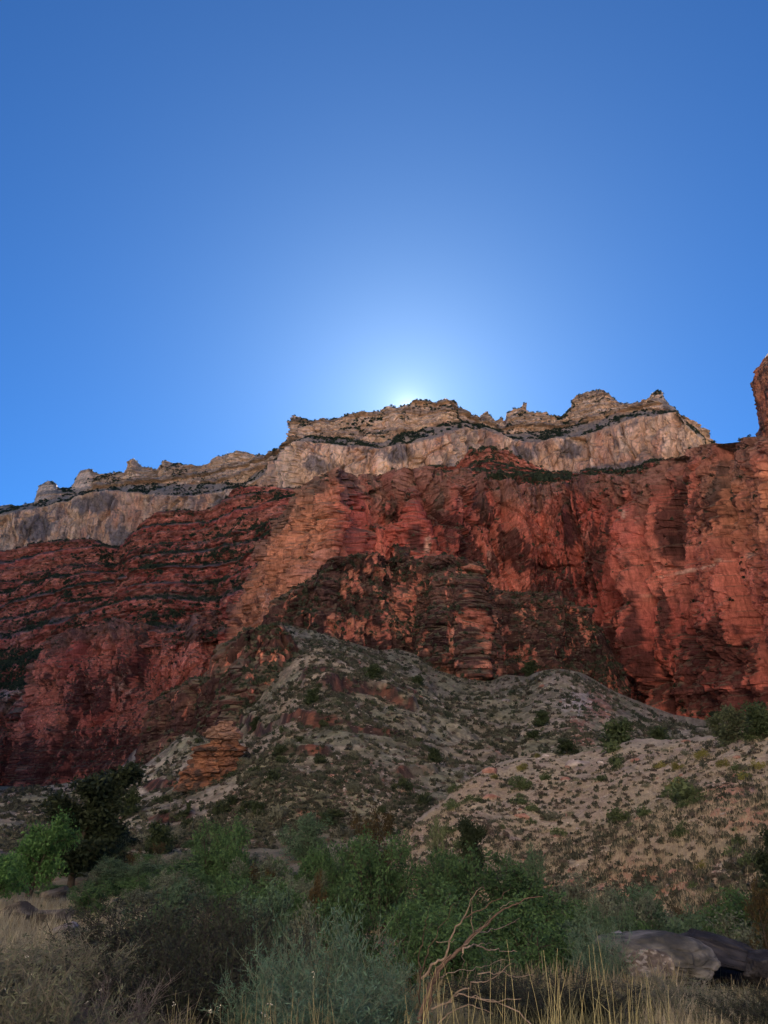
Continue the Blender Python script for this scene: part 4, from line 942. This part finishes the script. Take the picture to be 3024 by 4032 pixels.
for a in [
    (95,3210,42,270,'bright',0,'cottonwood','bright green broad-leaved tree at the left edge of the valley floor','tree'),
    (-20,3330,36,200,'bright',1,'cottonwood','lower bright green leafy tree cut by the left edge of the photo','tree'),
    (262,3020,56,330,'dark',0,'pinyon_tree','tall dark evergreen with a bare lower trunk behind the bright green tree','tree'),
    (330,3260,60,230,'dark',1,'pinyon_tree','dark bushy evergreen crowding the right foot of the tall dark evergreen','tree'),
    (440,3225,58,180,'pale',0,'sapling','thin sparse tree with dark crooked branches right of the tall dark evergreen','tree'),
    (420,3385,48,260,'teal',0,'bush','wide blue-green bush below the thin sparse tree','bush'),
    (870,3228,50,240,'green',0,'tree','leafy green tree below the orange pinnacle, tallest of the middle group','tree'),
    (960,3300,46,190,'green',1,'tree','leafy green tree leaning against the right of the tallest middle tree','tree'),
    (720,3375,42,270,'green',2,'bush','rounded mid-green bush left of the tallest middle tree','bush'),
    (1050,3370,40,230,'grey',0,'bush','greyish twiggy bush between two green thickets','bush'),
    (1190,3205,75,170,'teal',1,'bush','dark hazy bush at the foot of the slope above the valley thicket','bush'),
    (1180,3330,44,220,'green',1,'bush','dull green bush left of the rust-tinged tree','bush'),
    (1432,3178,46,210,'brown',0,'dying_tree','rust-tinged half-dead conifer rising above the centre thicket','tree'),
    (1500,3285,30,330,'green',0,'tree','fresh green feathery tree in front of the rust-tinged conifer','tree'),
    (1350,3330,33,240,'green',2,'tree','mid-green tree left of the fresh green feathery tree','tree'),
    (1285,3440,20,110,'brown',1,'dying_tree','narrow dark brown dead conifer column in the centre of the valley','tree'),
    (1855,3232,40,120,'dark',2,'conifer','small pointed dark conifer poking above the big green thicket','tree'),
    (1765,3222,42,130,'pale',1,'sapling','pale slender sapling beside the small pointed conifer','tree'),
    (1660,3360,26,330,'green',1,'tree','dense green tree in the left part of the big thicket','tree'),
    (1830,3350,24,340,'green',0,'tree','dense dark green tree in the middle of the big thicket','tree'),
    (2000,3365,26,330,'green',2,'tree','dense green tree at the right shoulder of the big thicket','tree'),
    (2110,3340,30,180,'teal',0,'tree','blue-green tree at the right edge of the big thicket','tree'),
    (1740,3500,18,420,'green',2,'bush','low green bush at the front of the big thicket behind the dead branch','bush'),
    (2030,3530,16,420,'green',1,'bush','low dark green bush right of the dead branch','bush'),
    (1640,3560,12,330,'green',0,'bush','dark green leafy bush rising right behind the fork of the dead branch','bush'),
    (1880,3600,11,380,'green',1,'bush','low leafy bush beneath the arching tip of the dead branch','bush'),
    (2130,3640,12.5,330,'green',2,'bush','low leafy bush between the dead branch and the boulder','bush'),
    (2330,3560,15,240,'teal',0,'bush','blue-green bush touching the left end of the boulder','bush'),
    (640,3470,20,280,'teal',1,'bush','blue-green bush behind the left end of the big dark bushes','bush'),
    (860,3460,21,300,'green',0,'bush','green bush behind the middle of the big dark bushes','bush'),
    (1080,3480,18,280,'teal',0,'bush','blue-green bush between the big dark bushes and the brown column','bush'),
    (1150,3560,13,220,'grey',1,'bush','grey-green bush beside the pale blue-grey boulder','bush'),
    (1440,3480,15,300,'green',1,'bush','deep green bush just right of the brown dead column','bush'),
    (2440,3600,16,230,'green',0,'bush','small green bush standing behind the left end of the boulder','bush'),
    (2700,3600,17,300,'teal',0,'bush','blue-green bush directly above the boulder','bush'),
    (2250,3600,17,330,'teal',1,'bush','feathery bush between the big thicket and the grey boulder','bush'),
    (2270,3450,30,230,'grey',1,'bush','sparse grey-green bush at the foot of the dry hill','bush'),
    (2400,3500,24,260,'grey',0,'bush','loose grey-green bush behind the boulder','bush'),
    (2560,3490,26,280,'teal',0,'bush','dark blue-green bush behind the grey boulder','bush'),
    (2790,3500,22,380,'green',1,'bush','green twiggy bush above the right half of the boulder','bush'),
    (2940,3600,18,300,'grey',1,'bush','twiggy grey bush hanging over the dark right boulder','bush'),
    (3030,3280,20,210,'dark',1,'conifer','dark conifer cut by the right edge of the photo','tree'),
    (3010,3480,17,190,'brown',0,'conifer','olive conifer below the dark one at the right edge','tree')]:
    tree_at(*a)
# brush filling the valley floor between them
rv = np.random.RandomState(77)
for i in range(230):
    x = rv.uniform(-40, 3060); r = rv.uniform(26, 72)
    if i > 100: x = rv.uniform(150, 1560)
    if i > 175: x = rv.uniform(350, 1560)
    if x < 620: r = rv.uniform(46, 75)
    if x > 1650: r = rv.uniform(24, 42)
    top = 3600-(r-24)*4.2+rv.uniform(-40, 60)
    if x < 620: top = 3460+rv.uniform(-70, 40)
    kd = ['green', 'teal', 'grey', 'green', 'grey', 'brown'][rv.randint(6)]
    lab = {'green':'leafy green bush in the tangled brush on the valley floor','teal':'blue-green bush in the tangled brush on the valley floor','grey':'grey twiggy bush in the tangled brush on the valley floor','brown':'olive brown bush in the tangled brush on the valley floor'}[kd]
    if i > 100: r = rv.uniform(62, 100); top = 3400-(r-62)*2.2+rv.uniform(-40, 40)
    if i > 175: r = rv.uniform(30, 58); top = 3480-(r-30)*4+rv.uniform(-40, 40)
    tree_at(x, top, r, rv.uniform(110, 230)*30/r*1.1, kd, rv.randint(2), 'bush', lab, 'bush', kd+' bushes in the valley brush')
print('trees %.1f' % (time.time()-T0))

# grass on the valley floor
def ground_pts(n, x0, x1, r0, r1, rng, seed=None, thr=-9):
    x = rng.uniform(x0, x1, n); r = r0*(r1/r0)**rng.rand(n)
    dx, dy, dz = ray(x, 3600+0*x); h = np.hypot(dx, dy); X, Y = dx/h*r, dy/h*r
    if seed is not None:
        m = fbm(np.stack([X, Y, 0*X], -1), 3, 3, 2, seed) > thr; X, Y = X[m], Y[m]
    return np.stack([X, Y, gzn(X, Y)], -1)
rg = np.random.RandomState(5)
p = ground_pts(9000, -150, 3180, 9, 60, rg, 501, -.15); grass('valley_grass', p, rg.uniform(.2, .55, len(p)), 8, .016, (.17,.155,.09), (.34,.30,.20), .55, .12, 6)
p = ground_pts(3600, -150, 800, 14, 48, rg, 502, -.2); grass('pale_grass', p, rg.uniform(.2, .6, len(p)), 9, .014, (.20,.19,.135), (.37,.35,.26), .5, .12, 7)
p = ground_pts(2600, -200, 3230, 3.2, 11, rg, 503, -.3); grass('near_grass', p, rg.uniform(.12, .38, len(p)), 11, .006, (.09,.095,.05), (.22,.215,.13), .6, .08, 8)
p = ground_pts(500, 2500, 3200, 5.5, 10, rg); grass('corner_grass', p, rg.uniform(.15, .35, len(p)), 14, .006, (.22,.20,.14), (.36,.33,.24), .6, .08, 9)
p = ground_pts(700, -200, 700, 4.5, 7.5, rg); grass('left_corner_grass', p, rg.uniform(.15, .4, len(p)), 16, .006, (.11,.115,.075), (.24,.23,.16), .7, .1, 10)

# ---- twiggy near shrubs
def twig_shrub(seed, nst, leafn, leafs, c0, c1, bark, up=.6, rr_=.006, curl=.25, asp=.3, sub=4):
    """unit shrub: height 1, width about 1; stems branching from the foot, narrow leaves along them"""
    rng = np.random.RandomState(seed); S = []; L_ = []
    for i in range(nst):
        a = rng.uniform(0, 6.28); sp = rng.rand()**.6*.55
        d = np.array([math.cos(a)*sp, math.sin(a)*sp, up*rng.uniform(.7, 1.1)]); p = np.array([math.cos(a)*.08*rng.rand(), math.sin(a)*.08*rng.rand(), -.03]); ln = rng.uniform(.55, 1.0)
        d = d/np.linalg.norm(d)
        for k in range(5):
            d = d+rng.normal(0, curl*.5, 3)*[1, 1, .5]; d /= np.linalg.norm(d); q = p+d*ln/5
            S.append((p, q, rr_*(1-.16*k), rr_*(1-.16*(k+1)))); 
            if k > 0:
                for s_ in range(sub):
                    e = d+rng.normal(0, .55, 3)+[0, 0, .15]; e /= np.linalg.norm(e); o_ = p+(q-p)*rng.rand(); q2 = o_+e*ln*rng.uniform(.12, .32)
                    S.append((o_, q2, rr_*.45, rr_*.18)); L_.append((o_, q2))
            L_.append((p, q)); p = q
    V, Fc = tubes(S, 3); sm = mesh_arrays('stems', V, Fc, np.broadcast_to(np.array(bark), V.shape), True); sm.materials.append(M_bark)
    A0 = np.array([l[0] for l in L_]); A1 = np.array([l[1] for l in L_]); i = rng.randint(0, len(L_), leafn); t = rng.rand(leafn)[:, None]**.6
    c = A0[i]*(1-t)+A1[i]*t+rng.normal(0, .008, (leafn, 3))
    V, Fc = leaves(c, leafs, rng, asp, .5); cm = mesh_arrays('foliage', V, Fc, tint(leafn, i, rng, c0, c1)); cm.materials.append(M_leaf)
    return sm, cm
TW = {'olive': [twig_shrub(610+k, 70, 14000, .030, (.020,.028,.018), (.062,.075,.046), (.045,.042,.040), .7, .006, .3, .3) for k in range(2)],
      'sage': [twig_shrub(620+k, 70, 9500, .045, (.03,.07,.045), (.12,.215,.15), (.15,.19,.135), .9, .006, .28, .2) for k in range(2)],
      'dry': [twig_shrub(630+k, 90, 7000, .055, (.045,.055,.032), (.19,.215,.14), (.18,.17,.135), .7, .007, .35, .16, 4) for k in range(2)],
      'bare': [twig_shrub(640+k, 60, 600, .03, (.10,.09,.07), (.2,.18,.15), (.16,.14,.13), .45, .006, .4, .25, 5) for k in range(1)]}
def shrub_at(x, top, r, wpx, kind, k, label, name='brush_shrub'):
    b = ground_at(x, r); dx, dy, dz = ray(x, top); h = max(dz/math.hypot(dx, dy)*r-b[2], .25)
    e = empty(name, b, (x*2.3) % 6.28, 1); w_ = wpx/F*r*1.15; e.scale = (w_, w_, h*1.08); tag(e, label, 'shrub')
    s_, c_ = TW[kind][k % len(TW[kind])]; link('stems', s_, None, e); link('foliage', c_, None, e)
for a in [
    (520,3560,10.5,430,'olive',0,'dark grey-brown bush, left one of the big dark mass in the foreground'),
    (790,3535,10,470,'olive',1,'dark olive bush, middle one of the big dark mass in the foreground'),
    (960,3600,9.5,380,'olive',0,'dark bush at the right end of the dark mass, beside the sage-green shrub'),
    (640,3700,8.2,420,'olive',1,'near-black bush low in front of the dark mass'),
    (860,3720,8.0,400,'olive',0,'near-black bush over the red stones of the gully'),
    (1180,3700,7.4,280,'sage',0,'sage-green wispy shrub, leftmost of the pale shrubs in the centre foreground'),
    (1370,3640,7.0,320,'sage',1,'tallest sage-green wispy shrub, in front of the brown dead column'),
    (1300,3840,5.8,380,'sage',0,'sage-green shrub at the bottom edge left of the dead branch'),
    (1510,3800,6.4,240,'sage',1,'sage-green shrub immediately left of the dead branch'),
    (1060,3780,6.6,260,'sage',1,'green broom-like shrub at the bottom beside the gully'),
    (70,3700,8.5,330,'dry',0,'pale dry brush at the left edge with tiny white flowers'),
    (300,3720,8.5,330,'dry',1,'pale dry brush left of the dark mass'),
    (60,3830,5.8,360,'dry',1,'dry straw-grey brush in the bottom left corner'),
    (290,3850,5.6,340,'dry',0,'dry straw-grey brush at the bottom, second from the left corner'),
    (500,3820,6.4,300,'bare',0,'leafless grey twiggy shrub spreading before the dark mass'),
    (180,3740,11,300,'dry',1,'olive-tan brush beside the cracked rocks on the left'),
    (400,3730,11,260,'dry',0,'pale grey brush behind the dark mass on the left slope'),
    (2250,3850,7.5,300,'olive',1,'dark bush behind the straw stalks at the bottom'),
    (2010,3850,8.0,380,'olive',0,'dark bush behind the dead branch at the bottom'),
    (2600,3870,8.0,320,'dry',1,'grey-brown brush below the boulder at the bottom'),
    (2800,3900,7.6,280,'dry',0,'short dry brush under the dark hollow of the boulder'),
    (2980,3880,7.0,280,'olive',1,'green-brown brush in the bottom right corner'),
    (2330,3640,12,180,'sage',0,'green wispy shrub just left of the grey boulder')]:
    shrub_at(*a)
# straw stalks at the bottom edge
def stalks(name, n, x0, x1, r0, r1, h0, h1, col0, rng, heads=False):
    S = []; H = []
    for i in range(n):
        x = rng.uniform(x0, x1); r = rng.uniform(r0, r1); b = ground_at(x, r); h = rng.uniform(h0, h1)
        a = rng.uniform(0, 6.28); l = rng.uniform(0, .22)*h; pts = [b+np.array([math.cos(a)*l*t*t, math.sin(a)*l*t*t, h*t]) for t in (0, .25, .5, .75, 1)]
        for k in range(4): S.append((pts[k], pts[k+1], .0032*(1-.16*k), .0032*(1-.16*(k+1))))
        if rng.rand() < .3:
            k = rng.randint(2, 4); S.append((pts[k], pts[k]+rng.normal(0, .05, 3)+[0, 0, .12], .0018, .0008))
        H.append(pts[-1])
    V, Fc = tubes(S, 3); o = link(name, mesh_arrays(name, V, Fc, np.broadcast_to(np.array(col0), V.shape)*rng.uniform(.8, 1.2, (len(V), 1)), True), M_dry); o['kind'] = 'stuff'; return H
r5 = np.random.RandomState(15)
stalks('straw_stalks', 70, 1560, 2560, 4.6, 5.6, .42, .72, (.36,.33,.17), r5)
stalks('tall_straw', 9, 1950, 2600, 4.8, 5.6, .68, .92, (.38,.36,.19), r5)
H = stalks('flower_stalks', 120, 700, 1350, 4.6, 5.6, .35, .62, (.30,.29,.17), r5)
H += [ground_at(r5.uniform(0, 500), r5.uniform(5.5, 8))+[0, 0, r5.uniform(.3, .6)] for _ in range(60)]
c = np.array([h for h in H if r5.rand() < .16]); c = np.repeat(c, 6, 0)+r5.normal(0, .006, (len(c)*6, 3))
V, Fc = leaves(c, .009, r5, .8, .3); o = link('white_blossoms', mesh_arrays('white_blossoms', V, Fc, np.broadcast_to(A(.62,.60,.5), V.shape)), M_dry); o['kind'] = 'stuff'

# ---- the dead branch
def sk(pts, r0, off=0):
    out = []
    for i, p_ in enumerate(cr(6, pts)):
        out.append(at(p_[0], p_[1], r0+off*i/(len(pts)-1)))
    return np.array(out)
def smooth_path(P_, n=4):
    out = []
    for i in range(len(P_)-1):
        p0 = P_[max(i-1, 0)]; p1 = P_[i]; p2 = P_[i+1]; p3 = P_[min(i+2, len(P_)-1)]
        for t in np.linspace(0, 1, n, endpoint=False):
            out.append(.5*((2*p1)+(-p0+p2)*t+(2*p0-5*p1+4*p2-p3)*t*t+(-p0+3*p1-3*p2+p3)*t**3))
    out.append(P_[-1]); return np.array(out)
br = [([(148,1400),(150,1187),(185,1060),(215,1000),(280,905),(350,845),(390,795),(460,740),(520,690),(600,655),(685,638)], .034, .005, 0, .5),
      ([(180,1380),(175,1187),(200,1080),(212,1000),(240,940),(290,890)], .022, .012, .04, .0),
      ([(165,980),(225,925),(270,890),(290,810),(345,735),(375,650),(425,590)], .016, .003, .03, -.5),
      ([(345,735),(400,700),(470,660),(520,625),(556,590)], .008, .002, -.2, -.3),
      ([(385,790),(378,720),(378,640)], .007, .002, .25, -.2), ([(392,795),(450,785),(520,765),(590,728)], .008, .002, .25, .7),
      ([(160,985),(150,900),(165,820),(185,740),(200,680)], .008, .002, 0, -.4), ([(150,1100),(155,1010),(190,880),(240,780),(310,670)], .009, .002, -.1, -.6),
      ([(340,872),(375,852),(400,846),(450,866),(510,866),(575,877)], .011, .004, .1, .5), ([(400,848),(430,845),(465,838)], .006, .002, .2, .2),
      ([(260,1110),(330,1045),(400,1010),(460,1000),(545,925)], .010, .003, -.1, -.5), ([(200,1130),(290,1085),(340,1062),(450,1085),(600,1080)], .010, .003, -.2, -.4),
      ([(342,880),(338,930),(340,980)], .005, .002, .1, .2), ([(410,972),(500,968),(570,978),(650,975)], .007, .003, 0, .3), ([(220,832),(270,832),(310,826)], .005, .002, 0, .1),
      ([(350,845),(420,780),(470,700)], .006, .002, .1, -.3), ([(640,1190),(560,1120),(450,1085),(380,1063)], .008, .004, -.3, -.1), ([(500,690),(560,660),(600,668)], .004, .0015, .4, .2),
      ([(215,1000),(300,960),(380,950),(450,930),(560,905)], .006, .002, .2, .5), ([(230,1187),(300,1130),(380,1110),(470,1140)], .007, .003, -.2, 0)]
e = None
for i, (pts, ra, rb_, o0, o1) in enumerate(br):
    Q = smooth_path(sk(pts, 6.0+o0, o1)); Q += .006*np.random.RandomState(i).normal(size=Q.shape)
    V, Fc = path_tube(Q, np.linspace(ra*.62, rb_*.6, len(Q)), 7)
    tone = A(.125,.09,.07) if i in (0, 1, 3, 6, 7) else A(.27,.215,.17)
    if e is None: base = Q[0].copy(); e = empty('dead_branch', base); tag(e, 'bare reddish brown dead branch forking upward in the centre foreground', 'branch')
    cc = tone*(1+.3*fbm(V, .1, .1, 3, 700+i)[:, None])
    link('limb' if i < 3 else 'twig', mesh_arrays('limb', V-base, Fc, cc, True), M_bark, e)

# ---- boulders and rocks of the valley
big = lambda nm, seed, x, y0, r, wpx, hpx, dp, c0, c1, lab, lich=None, rz=0, tilt=0, cat='boulder': None
def boulder(seed, x, ybot, ytop, r, wpx, depth, c0, c1, lab, lich=None, rz=0, tilt=(0, 0), sub=6):
    me = rock_mesh('boulder', seed, sub, .5, 1.0, c0, c1, lich)
    a, b = at(x, ybot, r), at(x, ytop, r); h = b[2]-a[2]; w_ = wpx/F*np.linalg.norm(a)
    o = link('boulder', me, None, None, (a+b)/2, rz, (w_*1.15, depth*1.15, h*1.25)); o.rotation_euler = (rad(tilt[0]), rad(tilt[1]), rz); tag(o, lab, 'boulder'); return o
boulder(801, 2580, 3850, 3672, 13.0, 330, 1.6, (.055,.056,.054), (.15,.148,.14), 'broad flat-topped grey boulder on the right of the valley floor', None, .15, (8, 4))
boulder(802, 2560, 3870, 3752, 12.3, 150, .7, (.08,.068,.062), (.16,.14,.13), 'lichen-spotted rock wedged under the front of the flat grey boulder', (.30,.29,.28), .3)
boulder(803, 2860, 3810, 3712, 13.8, 330, 1.5, (.02,.02,.024), (.045,.045,.052), 'dark slab roofing a black hollow right of the flat grey boulder', None, -.2, (4, 14))
boulder(804, 3010, 3900, 3740, 13.4, 130, 1.2, (.02,.02,.024), (.045,.045,.05), 'dark rock closing the right end of the black hollow')
boulder(805, 2770, 3890, 3770, 14.6, 380, .8, (.018,.018,.02), (.03,.03,.035), 'near-black rock added as the shade at the back of the hollow between the boulders')  # its near-black colour stands in for shade inside the hollow
boulder(806, 2500, 3905, 3860, 12.4, 260, .6, (.12,.11,.11), (.2,.18,.17), 'low grey rock lying under the flat grey boulder')
boulder(807, 2430, 3700, 3670, 14.5, 80, .5, (.2,.2,.21), (.33,.33,.34), 'small pale rock behind the left end of the flat grey boulder')
for (x, y, wpx, m, lab) in [(218,3545,110,0,'long low dark rock on the left grass slope behind the brush'),(70,3615,120,0,'dark pointed rock at the foot of the bright green tree'),(205,3645,150,0,'dark cracked rock ledge on the left slope'),(240,3705,135,1,'lichen-mottled rock just below the dark cracked ledge'),(333,3690,45,0,'small dark rock right of the lichen-mottled rock'),(565,3575,160,0,'purple-grey domed boulder behind the big dark bushes'),(620,3625,80,1,'pinkish flat stone right of the domed boulder'),(1035,3620,160,2,'grey block tilted in the brush left of the centre'),(1205,3560,150,2,'pale blue-grey boulder left of the brown dead column'),(477,3555,45,0,'small dark stone in the pale grass'),(602,3425,70,3,'orange-red rock under the round juniper'),(545,3395,45,2,'pale rock left of the orange-red rock'),(1030,3850,100,3,'dark red stone among shrubs beside the gully'),(2170,3560,70,3,'red earth boulder at the foot of the hill behind the thicket'),(690,3990,110,3,'red stone in the gully at the bottom, left one'),(760,3960,90,3,'red stone in the gully at the bottom, upper middle one'),(800,4010,110,3,'red stone in the gully at the bottom, right one'),(650,4040,100,3,'red stone in the gully cut by the bottom edge'),(900,3960,70,3,'dark red stone right of the gully stones')]:
    q = on_ground(x, y); s_ = wpx/F*np.linalg.norm(q)
    me = rock_mesh('rock', 820+x, 4, .5, .6, *[((.055,.05,.044), (.115,.105,.09)), ((.09,.072,.062), (.18,.155,.135)), ((.18,.185,.185), (.33,.335,.33)), ((.20,.08,.055), (.33,.15,.10))][m], lich=(.38,.36,.35) if m == 1 else None)
    o = link('rock', me, None, None, q+[0, 0, s_*.12], x, (s_*1.15, s_*.8, s_*.95)); tag(o, lab, 'rock')
print('valley %.1f' % (time.time()-T0))
# ================================================================== CAMERA, SUN, SKY
cam = bpy.data.cameras.new('camera'); co = bpy.data.objects.new('camera', cam); col.objects.link(co)
cam.sensor_fit = 'VERTICAL'; cam.sensor_height = 24; cam.lens = F/4032*24
cam.clip_start = .05; cam.clip_end = 12000
co.location = (0, 0, 0); co.rotation_euler = (rad(90)+PITCH, 0, 0)
bpy.context.scene.camera = co
SUN_EL, SUN_AZ = rad(25.6), rad(2.3)
sun = bpy.data.lights.new('sun', 'SUN'); sun.energy = 5.0; sun.angle = rad(.53); sun.color = (1, .93, .84)
so = bpy.data.objects.new('sun', sun); col.objects.link(so)
sd = (math.sin(SUN_AZ)*math.cos(SUN_EL), math.cos(SUN_AZ)*math.cos(SUN_EL), math.sin(SUN_EL))
from mathutils import Vector
so.rotation_euler = Vector(sd).to_track_quat('Z', 'Y').to_euler()
w = bpy.data.worlds.new('World'); bpy.context.scene.world = w; w.use_nodes = True
nt = w.node_tree; nt.nodes.clear(); N, L = nt.nodes.new, nt.links.new
out = N('ShaderNodeOutputWorld'); bg = N('ShaderNodeBackground'); L(bg.outputs[0], out.inputs[0])
sk = N('ShaderNodeTexSky'); sk.sky_type = 'NISHITA'; sk.sun_disc = False; sk.sun_elevation = SUN_EL; sk.sun_rotation = SUN_AZ
sk.altitude = 1200; sk.air_density = 1.0; sk.dust_density = .15; sk.ozone_density = 2.0
# deepen the blue, then the bright aureole of the sun just behind the rim
tint = N('ShaderNodeVectorMath'); tint.operation = 'MULTIPLY'; tint.inputs[1].default_value = (.055, .20, .385); L(sk.outputs[0], tint.inputs[0])
tc = N('ShaderNodeTexCoord'); dp = N('ShaderNodeVectorMath'); dp.operation = 'DOT_PRODUCT'
gd = (math.sin(rad(2.1))*math.cos(rad(27.9)), math.cos(rad(2.1))*math.cos(rad(27.9)), math.sin(rad(27.9)))
L(tc.outputs['Generated'], dp.inputs[0]); dp.inputs[1].default_value = gd
ac = N('ShaderNodeMath'); ac.operation = 'ARCCOSINE'; ac.use_clamp = False; L(dp.outputs['Value'], ac.inputs[0])
acc = tint.outputs[0]
for width, colr in ((.8, (1.8, 1.8, 1.7)), (5.0, (.70, .76, .72)), (10.0, (.36, .42, .40)), (20.0, (.30, .45, .46))):
    m1 = N('ShaderNodeMath'); m1.operation = 'MULTIPLY'; m1.inputs[1].default_value = -1/rad(width); L(ac.outputs[0], m1.inputs[0])
    e = N('ShaderNodeMath'); e.operation = 'EXPONENT'; L(m1.outputs[0], e.inputs[0])
    s = N('ShaderNodeVectorMath'); s.operation = 'SCALE'; s.inputs[0].default_value = colr; L(e.outputs[0], s.inputs['Scale'])
    a = N('ShaderNodeVectorMath'); a.operation = 'ADD'; L(acc, a.inputs[0]); L(s.outputs[0], a.inputs[1]); acc = a.outputs[0]
L(acc, bg.inputs['Color']); bg.inputs['Strength'].default_value = 0.05
sc = bpy.context.scene
sc.view_settings.view_transform = 'Standard'; sc.view_settings.look = 'None'; sc.view_settings.exposure = 2.9; sc.view_settings.gamma = 1
sc.cycles.max_bounces = 5; sc.cycles.diffuse_bounces = 3; sc.cycles.transparent_max_bounces = 4
print('done %.1f' % (time.time()-T0))
